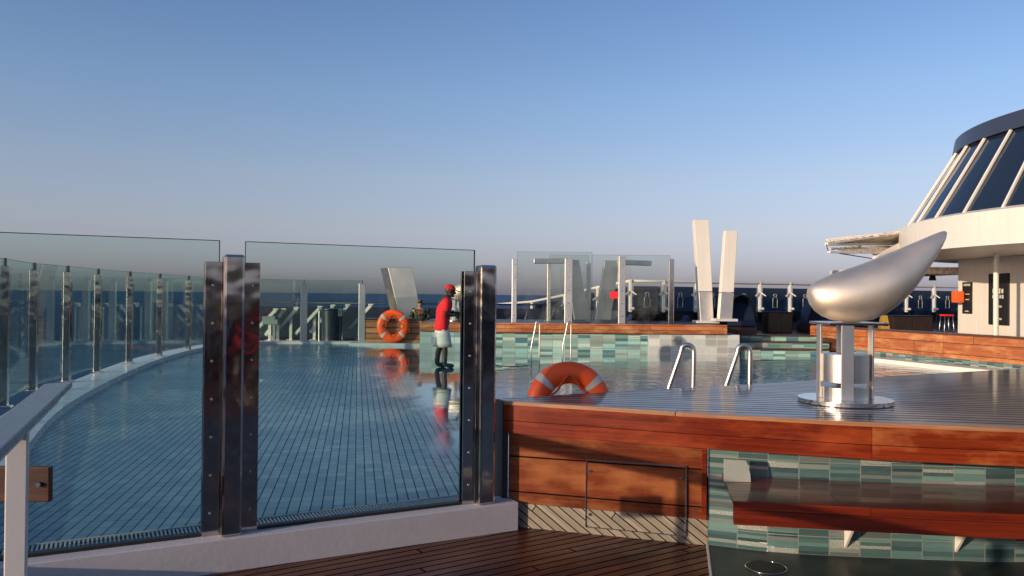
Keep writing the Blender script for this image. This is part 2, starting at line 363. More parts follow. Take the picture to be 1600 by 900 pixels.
    def sphere(s, c, rad, mt=None, mi=0, nu=20, nv=14):
        m4 = Matrix.Translation(Vector(c)) @ (mt.to_4x4() if mt else Matrix.Identity(4)) @ Matrix.Diagonal((*rad, 1))
        r = bmesh.ops.create_uvsphere(s.bm, u_segments=nu, v_segments=nv, radius=1, matrix=m4)
        for v in r['verts']:
            for f in v.link_faces: f.smooth = True; f.material_index = mi
        return s

def obj(name, mb, mats, parent=None, loc=None, fixed=False, smooth=False):
    bm = mb.bm; uvl, fl = mb.uvl, mb.fl
    bm.normal_update()
    for f in bm.faces:
        if smooth: f.smooth = True
        if f[fl]: continue
        nn = f.normal
        for l in f.loops:
            c = l.vert.co
            if abs(nn.z) > .7: l[uvl].uv = (c.x * mb.d.x + c.y * mb.d.y, -c.x * mb.d.y + c.y * mb.d.x)
            else:
                t = Vector((-nn.y, nn.x)); t.normalize(); l[uvl].uv = (c.x * t.x + c.y * t.y, c.z)
    if parent is not None: off = BASE[parent.name]
    elif loc is not None: off = Vector(loc)
    else:
        xs = [v.co for v in bm.verts]
        off = Vector(((min(q.x for q in xs) + max(q.x for q in xs)) / 2, (min(q.y for q in xs) + max(q.y for q in xs)) / 2, min(q.z for q in xs)))
        if fixed: off = Vector((0, 0, 0))
    bmesh.ops.translate(bm, verts=bm.verts, vec=-off)
    me = bpy.data.meshes.new(name); bm.to_mesh(me); bm.free()
    for m in (mats if isinstance(mats, (list, tuple)) else [mats]): me.materials.append(m)
    o = bpy.data.objects.new(name, me); COL.objects.link(o)
    if parent is not None: o.parent = parent; BASE[o.name] = BASE[parent.name]
    else: o.location = off; BASE[o.name] = off
    return o
def tag(o, label, cat, group=None):
    o['label'] = label; o['category'] = cat
    if group: o['group'] = group
    return o
def struct(name, mb, m):
    o = obj(name, mb, m, fixed=True); o['kind'] = 'structure'; return o
def thing(name, label, cat, loc=(0, 0, 0), group=None):
    o = bpy.data.objects.new(name, None); COL.objects.link(o); o.location = loc; o.empty_display_size = .1
    BASE[o.name] = Vector(loc); return tag(o, label, cat, group)
def dup_tree(o, parent=None):
    c = o.copy(); COL.objects.link(c)
    if parent is not None: c.parent = parent
    for ch in list(o.children): dup_tree(ch, c)
    return c
def V2(p): return (p[0], p[1])
def lerp(a, b, t): return a + (b - a) * t
def smooth_path(pts, n=8):
    pts = [Vector((p[0], p[1])) for p in pts]; P = [pts[0] * 2 - pts[1]] + pts + [pts[-1] * 2 - pts[-2]]; out = []
    for i in range(1, len(P) - 2):
        a, b, c, d = P[i - 1:i + 3]
        for j in range(n):
            t = j / n
            out.append(.5 * ((2 * b) + (c - a) * t + (2 * a - 5 * b + 4 * c - d) * t * t + (3 * b - a - 3 * c + d) * t ** 3))
    out.append(pts[-1]); return out
def pane(mb, a, b, z0, z1, th, z0b=None, z1b=None):      # glass sheet a->b with dark edge faces (slot 1)
    a = Vector((a[0], a[1])); b = Vector((b[0], b[1])); d = (b - a).normalized(); n = Vector((-d.y, d.x)) * th / 2
    z0b = z0 if z0b is None else z0b; z1b = z1 if z1b is None else z1b
    q = lambda p, z, s: Vector((p.x + n.x * s, p.y + n.y * s, z))
    e_ = .0042; ai = a + d * e_; bi = b - d * e_
    for s_ in (-1, 1):
        for pts_, m_ in (([q(ai, z0, s_), q(bi, z0b, s_), q(bi, z1b - e_, s_), q(ai, z1 - e_, s_)], 0), ([q(a, z1 - e_, s_), q(b, z1b - e_, s_), q(b, z1b, s_), q(a, z1, s_)], 1),
                         ([q(a, z0, s_), q(ai, z0, s_), q(ai, z1 - e_, s_), q(a, z1 - e_, s_)], 1), ([q(bi, z0b, s_), q(b, z0b, s_), q(b, z1b - e_, s_), q(bi, z1b - e_, s_)], 1)):
            mb.face(pts_ if s_ < 0 else pts_[::-1], mi=m_)
    mb.face([q(a, z1, -1), q(b, z1b, -1), q(b, z1b, 1), q(a, z1, 1)], mi=1)
    mb.face([q(a, z0, 1), q(b, z0b, 1), q(b, z0b, -1), q(a, z0, -1)], mi=1)
    mb.face([q(a, z0, 1), q(a, z0, -1), q(a, z1, -1), q(a, z1, 1)], mi=1)
    mb.face([q(b, z0b, -1), q(b, z0b, 1), q(b, z1b, 1), q(b, z1b, -1)], mi=1)
    return mb

# ------------------------------------------------------------------ light and sky
EL = 10.0; SUN = Vector((-.80, -.60, math.tan(R(EL)))).normalized()
w = bpy.data.worlds.new('World'); sc.world = w; w.use_nodes = True
nt = w.node_tree; bg = nt.nodes['Background']; sky = nt.nodes.new('ShaderNodeTexSky')
sky.sky_type = 'NISHITA'; sky.sun_disc = False; sky.sun_elevation = R(EL)
sky.sun_rotation = math.atan2(SUN.x, SUN.y); sky.altitude = 0; sky.air_density = 1.0; sky.dust_density = 1.0; sky.ozone_density = 1.5
tcw = nt.nodes.new('ShaderNodeTexCoord'); sxz = nt.nodes.new('ShaderNodeSeparateXYZ'); nt.links.new(tcw.outputs['Generated'], sxz.inputs[0])
rmp = nt.nodes.new('ShaderNodeValToRGB'); cr = rmp.color_ramp
tints = [(.0, (.56, .60, 1.32)), (.022, (.59, .615, 1.24)), (.08, (.78, .71, 1.0)), (.143, (.87, .79, .98)), (.24, (.81, .85, 1.07)), (.345, (.70, .79, 1.05)), (1.0, (.66, .82, 1.12))]
while len(cr.elements) < len(tints): cr.elements.new(.5)
for el, (p_, c_) in zip(cr.elements, tints): el.position = p_; el.color = (*c_, 1)
nt.links.new(sxz.outputs[2], rmp.inputs[0])
mulw = nt.nodes.new('ShaderNodeMix'); mulw.data_type = 'RGBA'; mulw.blend_type = 'MULTIPLY'; mulw.inputs[0].default_value = 1
nt.links.new(sky.outputs[0], mulw.inputs[6]); nt.links.new(rmp.outputs[0], mulw.inputs[7])
nt.links.new(mulw.outputs[2], bg.inputs[0]); bg.inputs[1].default_value = .15
sl = bpy.data.lights.new('sun', 'SUN'); so = bpy.data.objects.new('sun', sl); COL.objects.link(so)
sl.energy = 3.6; sl.angle = R(.5); sl.color = (1.0, .80, .59)
so.rotation_euler = SUN.to_track_quat('Z', 'Y').to_euler(); so.location = (-20, -20, 20)
vs_ = sc.view_settings; vs_.view_transform = 'Standard'; vs_.look = 'None'; vs_.gamma = 1; vs_.exposure = .25

# ------------------------------------------------------------------ plan of the deck
KD = Vector((.888, .460)).normalized(); KN = Vector((KD.y, -KD.x))          # along the glass fence / out of the pool
K0 = V2(gz(358, 832, .2)); K0 = Vector(K0)
def kp(t, off=0.0): q = K0 + KD * t + KN * off; return q                     # off>0: towards the camera's deck
TP = (Vector(V2(gz(758, 787, .2))) - K0).dot(KD)                             # second post
EC = Vector((at(794, 790, 5.85).x, 5.85))                                    # left front corner of the platform
TE = (EC - K0).dot(KD)
RIM = smooth_path([(-2.2, 2.5), (-3.3, 4.95), (-4.35, 7.1), (-5.66, 10.2), (-6.95, 14.6), (-7.7, 18), (-8.0, 20.7), (-7.85, 22.3), (-7.2, 23.4), (-6.1, 23.75), (-2.7, 23.9)])

mb = MB(); mb.face([(-40000, -3000, -24), (40000, -3000, -24), (40000, 60000, -24), (-40000, 60000, -24)]); struct('sea', mb, M['sea'])
mb = MB((math.cos(R(33)), math.sin(R(33)))); mb.prism([(-2.75, -9), (15, -9), (15, 9.6), (9, 9.6), V2(kp(TE, -.05)), V2(kp(-1.95, -.05)), (-3.45, 3.2)], -.3, 0); struct('deck', mb, M['deck'])
C1 = gz(1105, 853, 0); C2 = gz(1111, 903, 0)
mb = MB(); q = C2 + (C2 - C1) * 6
mb.prism([(C1.x, C1.y), (C2.x, C2.y), (q.x, q.y), (9, q.y), (9, 6.2), (C1.x, 6.2)], -.05, .004); struct('dark_floor', mb, M['darkfloor'])
mb = MB(); a = C1; b = q; mb.bar((a.x, a.y, .004), (b.x, b.y, .004), .014, .008); struct('floor_edge_strip', mb, M['bottle'])

TD = Vector((-.19, .98)).normalized()
mb = MB((TD.x, TD.y)); poly = [V2(kp(-2.2, -.05)), V2(kp(12, -.05)), (14, 24.2), (-2.7, 24.2)] + [V2(q) for q in RIM[::-1] if q.y > 4.2]
mb.prism(poly, -.6, .165); struct('pool_floor', mb, M['pooltile'])
pool = smooth_path([V2(kp(TE + .35, -.02)), V2(gz(775, 640, .18)), V2(gz(768, 600, .18)), V2(gz(800, 572, .18)), V2(gz(900, 566, .18)), V2(gz(1050, 564, .18)), V2(gz(1180, 564, .18)), (8.35, 19.6), (9.6, 15.6)], 6)
mb = MB(); f = mb.face([(q.x, q.y, .172) for q in pool] + [(*kp(11, -.02), .172)])
f.normal_update()
if f.normal.z < 0: f.normal_flip()
struct('pool_water', mb, M['water'])
# pool rim under the balustrade
mb = MB(); rim = [q for q in RIM if q.y > 3.4]; mb.strip([V2(q) for q in rim], -.6, .25, .55); struct('pool_rim', mb, M['coping'])
mb = MB(); mb.prism([(-9.5, 23.95), (16, 23.95), (16, 40), (-9.5, 40)], -.5, .14)
struct('rear_deck', mb, M['darkfloor'])
mb = MB(); mb.prism([(5.95, 22.4), (8.55, 22.4), (8.8, 20.6), (10.4, 15.9), (13, 9.2), (22, 9.2), (22, 39), (5.95, 39)], -.3, .6); struct('raised_deck', mb, M['darkwood'])

# ------------------------------------------------------------------ front glass fence on its kerb
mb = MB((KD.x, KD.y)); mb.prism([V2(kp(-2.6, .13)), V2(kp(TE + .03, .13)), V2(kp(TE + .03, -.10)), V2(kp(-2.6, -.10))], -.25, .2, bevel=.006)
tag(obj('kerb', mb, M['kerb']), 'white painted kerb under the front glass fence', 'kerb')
mb = MB()
t = -2.1
while t < TE - .05:
    c = kp(t, -.21); mb.box((c.x, c.y, .1755), (.012, .17, .014), math.atan2(KD.y, KD.x)); t += .024
for o_ in (-.115, -.305):
    a = kp(-2.1, o_); b = kp(TE - .05, o_); mb.bar((a.x, a.y, .176), (b.x, b.y, .176), .016, .02)
gr = obj('drain_grate', mb, M['grille']); tag(gr, 'pale slatted overflow grate running behind the front kerb', 'grate')
fence = thing('glass_fence', 'tall clear glass fence with polished steel posts on the white kerb', 'fence', (K0.x, K0.y, .2))
yaw = math.atan2(KD.y, KD.x)
def front_post(t, h, left=True, right=True):
    c = kp(t, .0); mb = MB()
    cc = kp(t, .035); mb.box((cc.x, cc.y, .2 + h / 2), (.125, .13, h), yaw, bevel=.017)
    post = obj('post', mb, M['steelpost'], fence)
    for sgn, on in ((-1, left), (1, right)):
        if not on: continue
        mp = MB(); pc = kp(t + sgn * .114, .02); mp.box((pc.x, pc.y, .2 + (h - .045) / 2), (.10, .016, h - .045), yaw, bevel=.003)
        qc = kp(t + sgn * .114, -.035); mp.box((qc.x, qc.y, .2 + (h - .045) / 2), (.10, .016, h - .045), yaw, bevel=.003)
        pl = obj('side_plate', mp, M['steelpost'], post)
        for i in range(7):
            ms = MB(); z = .2 + .14 + i * (h - .33) / 6
            p0 = kp(t + sgn * .118, .026); p1 = kp(t + sgn * .118, .034)
            ms.tube([(p0.x, p0.y, z), (p1.x, p1.y, z)], .0075, 10)
            obj('screw', ms, M['brushed'], post)
    return post
front_post(0, 1.73); front_post(TP, 1.71, True, False); front_post(-1.78, 1.73)
for ta, tb in ((-1.69, -.075), (.075, TP - .07)):
    mb = pane(MB(), kp(ta, -.008), kp(tb, -.008), .215, 2.02, .014); obj('glass_panel', mb, [M['glass'], M['edge']], fence)
mb = MB()
for ta, tb in ((-1.6, -.17), (.17, TP - .17)):
    a = kp(ta, -.008); b = kp(tb, -.008); mb.bar((a.x, a.y, .2095), (b.x, b.y, .2095), .05, .022)
obj('base_channel', mb, M['black'], fence)

# ------------------------------------------------------------------ left handrail (runs on past the camera)
ha, hb = gz(-6, 679, 1.2), gz(93, 596, 1.2); hd = (hb - ha).normalized(); hs = hb - hd * 6.5
hn = Vector((hd.y, -hd.x, 0))
rail = thing('handrail', 'grey capped white metal handrail at the left edge of the photo', 'railing', (hb.x - hd.x * .9, hb.y - hd.y * .9, 0))
mb = MB((hd.x, hd.y)); s_ = hn * .062
mb.hexa([hs + s_ - Vector((0, 0, .035)), hb + s_ - Vector((0, 0, .035)), hb - s_ - Vector((0, 0, .035)) - hd * .10, hs - s_ - Vector((0, 0, .035))],
        [hs + s_, hb + s_, hb - s_ - hd * .10, hs - s_], bevel=.006)
obj('rail_cap', mb, paint('grey_rail_varnish', (.19, .19, .20), .28, var=.3, scale=9), rail)
mb = MB(); a = hs - Vector((0, 0, .06)); b = hb - hd * .22 - Vector((0, 0, .06)); mb.bar(a, b, .05, .05, bevel=.006); obj('under_rail', mb, M['white'], rail)
pp = gz(24, 690, 1.1)
def rp(s, z, o=0.0): q = hb - hd * s + hn * o; return Vector((q.x, q.y, z))
sp = (hb - pp).dot(hd)
for s0 in (sp, sp + 1.5, sp + 3.0):
    mb = MB(); c = rp(s0, .57); mb.box(c, (.075, .05, 1.14), math.atan2(hd.y, hd.x) + R(90), bevel=.005); obj('post', mb, M['white'], rail)
a = at(-60, 756, 3.32); b = at(80, 756, 3.32); mb = MB(); mb.bar(a, b, .03, .146, bevel=.004); obj('board', mb, wood('dark_rail_board', (.02, .007, .004), (.06, .02, .011), .2, rough=.35, length=9), rail)
ms = MB(); c = at(61, 757, 3.30); ms.tube([c, c - Vector((0, .012, 0))], .010, 10); obj('screw', ms, M['steel'], rail)
for z0, z1, s0 in ((.25, .52, sp - .1), (.04, .22, .5)):  # low boards below the frame, added to shade the left deck
    mb = MB(); a = rp(s0, (z0 + z1) / 2, -.045); b = rp(5.9, (z0 + z1) / 2, -.045)
    mb.bar(a, b, .03, z1 - z0, bevel=.004); obj('board', mb, M['darkwood'], rail)

# ------------------------------------------------------------------ wooden platform on the right
FR = [Vector((at(788, 627, 5.84).x, 5.84))] + [Vector(V2(gz(px, py, .92))) for px, py in ((935, 636), (1080, 645.5), (1220, 653), (1363, 660.5), (1600, 669.5))]
d = (FR[-1] - FR[-2]).normalized()
for i in range(5):
    d = (Matrix.Rotation(R(4.5), 2) @ d); FR.append(FR[-1] + d * 1.1)
FRS = smooth_path(FR, 6)
plat = thing('wooden_platform', 'curved pool platform with mahogany fascia and wet plank top beside the glass fence', 'platform', (2.5, 6, 0))
backe = [V2(kp(TE + .0, -.16)), V2(kp(TE + 6, -.16)), V2(kp(11.0, -.16))]
ins = []
for i, q in enumerate(FRS):
    dd = FRS[min(i + 1, len(FRS) - 1)] - FRS[max(i - 1, 0)]; dd.normalize(); ins.append((q.x - dd.y * .02, q.y + dd.x * .02))
mb = MB((.985, -.17)); mb.prism(ins + backe[::-1], .70, .916); obj('plank_top', mb, M['top'], plat)
n = len(FRS)
ci = min(range(n), key=lambda i: abs(FRS[i].x / FRS[i].y * F + 800 - 1363)); ck = min(range(n), key=lambda i: abs(FRS[i].x / FRS[i].y * F + 800 - 1046))
def seg(i, j): return [V2(q) for q in FRS[i:j + 1]]
for (i, j) in ((0, ci), (ci, n - 1)):
    mb = MB(); pth = seg(i, j); g_ = Vector(pth[-1]) - Vector(pth[-2]); pth[-1] = V2(Vector(pth[-1]) - g_.normalized() * .003)
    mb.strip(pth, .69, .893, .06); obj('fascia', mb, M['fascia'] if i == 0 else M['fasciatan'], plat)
for (i, j) in ((0, ck), (ck, n - 1)):
    mb = MB(); pth = seg(i, j); g_ = Vector(pth[-1]) - Vector(pth[-2]); pth[-1] = V2(Vector(pth[-1]) - g_.normalized() * .006)
    off = []
    for a in range(len(pth)):
        dd = Vector(pth[min(a + 1, len(pth) - 1)]) - Vector(pth[max(a - 1, 0)]); dd.normalize(); off.append((pth[a][0] + dd.y * .012, pth[a][1] - dd.x * .012))
    mb.strip(off, .8955, .921, .10, inset_top=.010); obj('edge_cap', mb, M['cap'], plat)
CA = Vector((at(794, 790, 5.87).x, 5.87)); CB = Vector((at(1106, 813, 5.46).x, 5.46)); cd = (CB - CA).normalized(); cn = Vector((cd.y, -cd.x))
mb = MB(); mb.strip([V2(CA), V2(CB - cd * .045)], .176, .6885, .05); obj('cladding', mb, M['fascia2'], plat)
mb = MB(); c = CB - cd * .02 + cn * .006; mb.box((c.x, c.y + .02, .432), (.036, .08, .512), math.atan2(cd.y, cd.x), bevel=.004); obj('corner_trim', mb, M['fascia'], plat)
mb = MB(); mb.strip([V2(CA + cn * .004), V2(CB + cn * .004)], -.02, .174, .05); obj('skirt', mb, M['skirt'], plat)
mb = MB(); mb.prism([V2(CA - cd * .004), V2(CA - cd * .05), V2(kp(TE, -.22)), V2(kp(TE + .06, -.22))], .02, .905); obj('end_panel', mb, M['black'], plat)  # platform end painted black as the shadow gap beside the post
# tiled wall below the fascia
WP = [CB + Vector((.0, .0)), Vector(V2(gz(1240, 866, 0))), Vector(V2(gz(1493, 877, 0))), Vector(V2(gz(1600, 879, 0)))]
d = (WP[-1] - WP[-2]).normalized()
for i in range(5): d = Matrix.Rotation(R(5), 2) @ d; WP.append(WP[-1] + d * 1.0)
WPS = smooth_path(WP, 6)
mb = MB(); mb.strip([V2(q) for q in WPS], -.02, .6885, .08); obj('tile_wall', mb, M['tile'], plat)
# access hatch
HA = [at(*q) for q in ((915.7, 717, 5.68), (1072.7, 729, 5.49))]
sa = (Vector(V2(HA[0])) - CA).dot(cd); sb = (Vector(V2(HA[1])) - CA).dot(cd)
def cf(s, z, o): q = CA + cd * s + cn * o; return Vector((q.x, q.y, z))
hz0, hz1 = .052, .530
mb = MB()
for s0, s1, z0, z1 in ((sa, sb, .178, hz1),):
    mb.strip([V2(CA + cd * s0 + cn * .011), V2(CA + cd * s1 + cn * .011)], z0, z1, .010)
hatch = obj('access_hatch', mb, M['fascia2'], plat)
mb = MB(); mb.strip([V2(CA + cd * sa + cn * .011), V2(CA + cd * sb + cn * .011)], hz0, .1765, .006); obj('lower_panel', mb, M['skirt'], hatch)
mb = MB(); e_ = .006
for (s0, z0), (s1, z1) in (((sa, hz1), (sb, hz1)), ((sa, hz0), (sb, hz0)), ((sa, hz0 + .004), (sa, hz1 - .004)), ((sb, hz0 + .004), (sb, hz1 - .004))):
    mb.bar(cf(s0, z0, .011), cf(s1, z1, .011), .014, .007, up=(0, 0, 1) if z0 == z1 else (cd.x, cd.y, 0))
obj('frame', mb, M['steel'], hatch)
for s0 in (sa + .03, sb - .035):
    for z in (hz0 + .09, hz1 - .08):
        ms = MB(); ms.tube([cf(s0, z, .011), cf(s0, z, .020)], .011, 12); obj('screw', ms, M['steel'], hatch)
# floating bench in front of the tile wall
S0, S1 = gz(1147, 783, .50), gz(1600, 804, .50)
bench = thing('floating_bench', 'varnished red wood bench cantilevered from the teal tile wall', 'bench', (2.2, 4.7, 0))
bd = Vector((S1.x - S0.x, S1.y - S0.y)).normalized(); bfr = [Vector((S0.x, S0.y)), Vector((S1.x, S1.y)), Vector((S1.x, S1.y)) + Matrix.Rotation(R(6), 2) @ bd * 1.5]
BF = smooth_path(bfr, 6)
mb = MB(); mb.strip([V2(q) for q in BF], .362, .5, .045); obj('front_rail', mb, M['seat'], bench)
back = [q for q in WPS if q.x > S0.x + .10 and q.x < BF[-1].x + .1]
mb = MB((bd.x, bd.y)); mb.prism([(q.x - bd.y * .05, q.y + bd.x * .05) for q in BF] + [(q.x, q.y - .006) for q in back[::-1]], .47, .4985); obj('seat', mb, M['seat'], bench)
c0 = gz(1150, 772, .5)
mb = MB(); pl = [(0, 0), (.17, .0), (.166, .05), (.152, .10), (.138, .138), (0, .145)]
o0 = Vector((S0.x + .075, S0.y + .50, .5)); 
mb.hexa([o0 + Vector((x, -.012, z)) for x, z in pl], [o0 + Vector((x, .012, z)) for x, z in pl]); bmesh.ops.recalc_face_normals(mb.bm, faces=mb.bm.faces)
obj('end_plate', mb, paint('dull_end_plate', (.34, .35, .30), .5, var=.2), bench)  # pale grey plate with a curved edge, stood on the seat
for px in (1339, 1500):
    q = min(WPS, key=lambda q: abs(q.x / q.y * F + 800 - px)); mb = MB()
    tri = [(q.x, q.y - .004, .06), (q.x, q.y - .24, .361), (q.x, q.y - .004, .361)]
    mb.hexa([Vector((x - .008, y, z)) for x, y, z in tri], [Vector((x + .008, y, z)) for x, y, z in tri]); bmesh.ops.recalc_face_normals(mb.bm, faces=mb.bm.faces)
    obj('bracket', mb, M['cream'], bench)
dc = gz(1197, 888, 0); mb = MB(); mb.cyl((dc.x, dc.y, .004), .125, .004, 40); mb.tube([(dc.x + .125 * math.cos(a), dc.y + .125 * math.sin(a), .007) for a in [i * math.pi / 20 for i in range(40)]], .004, 6, closed=True, mi=1)
for i in range(-4, 5): mb.box((dc.x + i * .024, dc.y, .009), (.008, 2 * math.sqrt(.115 ** 2 - (i * .024) ** 2), .003), mi=0)
tag(obj('floor_drain', mb, [M['black'], M['steelpost']]), 'round metal drain cover in the dark floor before the bench', 'drain')

# ------------------------------------------------------------------ steel spoon sculptures
def make_sculpture(name, label):
    S = 6.0 / F
    root = thing(name, label, 'sculpture', (0, 0, 0), 'steel spoon sculptures on the pool ledges')
    mb = MB(); mb.cyl((0, 0, 0), .335, .030, 64, bevel=.006); obj('base_disc', mb, M['steel'], root)
    mb = MB(); mb.cyl((0, 0, .030), .165, .085, 40, bevel=.004); obj('base_ring', mb, M['brushed'], root)
    mb = MB(); mb.cyl((.0, 0, .155), .168, .205, 48, bevel=.005); obj('drum', mb, M['brushed'], root)
    for (x, y, wx, wy) in ((-.055, -.172, .092, .014), (.185, -.02, .016, .075), (-.175, .05, .016, .075), (.05, .172, .092, .014)):
        mb = MB(); mb.box((x, y, .305), (wx, wy, .55), bevel=.003); obj('post', mb, M['satin'], root)
    mb = MB(); mb.box((.02, 0, .589), (.44, .38, .018), bevel=.004); obj('top_plate', mb, M['steel'], root)
    prof = [(1262.5, 459, 463), (1264, 452, 472), (1268, 447.5, 482), (1275, 443, 490.5), (1285, 438, 497.5), (1300, 431, 503.2), (1320, 424.2, 506), (1340, 417, 505.8), (1360, 409.5, 501.8), (1380, 401, 493), (1400, 392.5, 478), (1420, 384, 457), (1440, 375.3, 430), (1455, 368.5, 407), (1465, 364.5, 391), (1471, 362.6, 380), (1474, 362.6, 372), (1475, 364.5, 367)]
    mb = MB(); rings = []; nn = 36
    for x, t, b in prof:
        lx = (x - 1320) * S; zc = (506 - (t + b) / 2) * S + .598; rz = (b - t) / 2 * S; ry = rz * .92 + .012
        ring = []
        for j in range(nn):
            a = 2 * math.pi * j / nn; s = math.sin(a); c = math.cos(a)
            ring.append(mb.bm.verts.new((lx + .0 * s, ry * c, zc + rz * (s if s < 0 else s * (1 - .10 * c * c)))))
        rings.append(ring)
    for A, B in zip(rings, rings[1:]):
        for j in range(nn): mb.bm.faces.new((A[j], B[j], B[(j + 1) % nn], A[(j + 1) % nn])).smooth = True
    mb.bm.faces.new(rings[0]); mb.bm.faces.new(rings[-1][::-1])
    bmesh.ops.recalc_face_normals(mb.bm, faces=mb.bm.faces)
    obj('bowl', mb, M['bowl'], root)
    return root
sp1 = make_sculpture('spoon_sculpture', 'large brushed steel spoon shaped sculpture on a round base on the near platform')
q = gz(1320, 628, .921); sp1.location = (q.x, q.y, .921)
sp2 = dup_tree(sp1); sp2['label'] = 'smaller looking distant steel spoon sculpture behind the man in the red shirt'
q = ax(713, 22.0, .955); sp2.location = q; sp2.scale = (.78, .78, 1.0)

# ------------------------------------------------------------------ lifebuoys
def make_buoy(name, label, Rr, r):
    root = thing(name, label, 'lifebuoy', (0, 0, 0), 'orange lifebuoys by the pool')
    def arc(a0, a1, rad, n): return [(rad * math.cos(a0 + (a1 - a0) * i / n), 0, rad * math.sin(a0 + (a1 - a0) * i / n)) for i in range(n + 1)]
    def tor(rr_, a0, a1, n, bulge=1.0):
        mb = MB(); rings = []
        for i in range(n + 1):
            a = a0 + (a1 - a0) * i / n; ring = []
            for j in range(20):
                b = 2 * math.pi * j / 20; rad = Rr + rr_ * 1.12 * math.cos(b)
                ring.append(mb.bm.verts.new((rad * math.cos(a), rr_ * .85 * math.sin(b), rad * math.sin(a))))
            rings.append(ring)
        for A, B in zip(rings, rings[1:]):
            for j in range(20): mb.bm.faces.new((A[j], A[(j + 1) % 20], B[(j + 1) % 20], B[j])).smooth = True
        bmesh.ops.remove_doubles(mb.bm, verts=mb.bm.verts, dist=1e-5); bmesh.ops.recalc_face_normals(mb.bm, faces=mb.bm.faces)
        return mb
    obj('ring', tor(r, 0, 2 * math.pi, 72), M['orange'], root)
    for a in (R(40), R(138), R(222), R(318)): obj('band', tor(r * 1.02, a - r * .30 / Rr, a + r * .30 / Rr, 8), M['band'], root)
    mb = MB()
    for k_ in range(4):
        a0, a1 = R(90 + 90 * k_), R(180 + 90 * k_); pts = []
        for i in range(13):
            t = i / 12; a = a0 + (a1 - a0) * t; rad = Rr - r * (.2 + 1.15 * math.sin(math.pi * t)); y = -r * (.93 - .25 * math.sin(math.pi * t))
            pts.append((rad * math.cos(a), y, rad * math.sin(a)))
        mb.tube(pts, .010, 6)
    obj('grab_rope', mb, M['rope'], root)
    return root
b1 = make_buoy('lifebuoy', 'big orange lifebuoy half hidden behind the left end of the near wooden platform', .262, .082)
c = at(889, 631.5, 6.62); b1.location = c; b1.rotation_euler = (R(-8), 0, R(4))
b2 = dup_tree(b1); b2['label'] = 'orange ring lifebuoy hanging in full on the distant plank wall left of the red shirt'
c = at(614, 509.5, 23.55); b2.location = c; b2.rotation_euler = (0, 0, 0); b2.scale = (1.36, 1.0, 1.38)
mb = MB(); a = Vector(V2(kp(TE + 1.05, -.18))); mb.bar((b1.location.x, a.y - .1, .30), (b1.location.x, a.y + .55, .30), .10, .03); mb.bar((b1.location.x, 6.62, .30), (b1.location.x, 6.62, .17), .05, .05)
tag(obj('buoy_shelf', mb, M['steel']), 'steel shelf behind the platform carrying the near lifebuoy', 'bracket')

# ------------------------------------------------------------------ pool handrails
def make_rail(name, label, grp):
    root = thing(name, label, 'pool rail', (0, 0, 0), grp)
    pts = [(-.19, 0, -.3), (-.19, 0, .42), (-.178, 0, .47)]
    pts += [(-.178 + .12 * i / 4, 0, .47 + .36 * i / 4) for i in range(1, 5)]
    for i in range(1, 11):
        a = math.pi * (1 - i / 10) * .86; pts.append((-.058 + .068 + .072 * math.cos(a) - .0, 0, .845 + .072 * math.sin(a)))
    pts += [(.082, 0, .78), (.078, 0, .3), (.075, 0, -.3)]
    mb = MB(); mb.tube(pts, .027, 14); obj('bent_tube', mb, M['brushed'], root)
    for x in (-.19, .075):
        mb = MB(); mb.cyl((x, 0, -.02), .045, .016, 20); obj('flange', mb, M['steel'], root)
    return root
hr = make_rail('pool_handrail', 'bent steel pool handrail of the near pair, left one', 'near pool ladder rails')
rails = [(hr, 1075, 8.6, 'left bent steel handrail of the near pair by the platform edge'), (None, 1163, 8.6, 'right bent steel handrail of the near pair by the platform edge'),
         (None, 841, 16.4, 'far thin steel pool handrail standing left in the water before the teal wall'), (None, 890, 16.4, 'far thin steel pool handrail right of its twin, above the near lifebuoy')]
for o, px, D, lb in rails:
    if o is None: o = dup_tree(hr)
    o['label'] = lb; q = ax(px, D, .18 + (.08 if D < 10 else 0)); o.location = q
    if D > 10: o.scale = (.62, 1, 1.05); o['group'] = 'far pool ladder rails'

# ------------------------------------------------------------------ left curved balustrade
bal = thing('glass_balustrade', 'long curved balustrade of glass panes and slim steel posts along the left rim', 'balustrade', (-7, 14, .25))
PB = []
for px, py in ((-52, 668), (5, 637), (51, 612), (104, 597), (152, 582), (202, 568), (249, 557), (294, 547.5)): PB.append(Vector(V2(gz(px, py, .25))))
for px, D in ((345, 21.9), (398, 22.8), (475, 23.85), (566, 24.0)): PB.append(Vector((at(px, 460, D).x, D)))
for i, q in enumerate(PB):
    a = PB[max(i - 1, 0)]; b = PB[min(i + 1, len(PB) - 1)]; d = (b - a).normalized(); y_ = math.atan2(d.y, d.x)
    wd = .11 if i < 9 else .19
    if i in (8, 9): wd = .09
    mb = MB(); mb.box((q.x, q.y, .25 + .87), (wd, .10, 1.74), y_, bevel=.006)
    p_ = obj('post', mb, M['brushed'] if i > 9 else M['steelpost'], bal)
    mb = MB(); mb.box((q.x, q.y, 2.04), (.025, .03, .10), y_); obj('pin', mb, M['navy'], p_)
    mb = MB(); mb.box((q.x, q.y, .262), (wd + .05, .18, .02), y_); obj('foot_plate', mb, M['steel'], p_)
    if i:
        d2 = (q - PB[i - 1]).normalized()
        mb = pane(MB(), PB[i - 1] + d2 * .05, q - d2 * .05, .34, 2.08, .012); obj('glass_panel', mb, [M['glassfar'], M['edge']], bal)

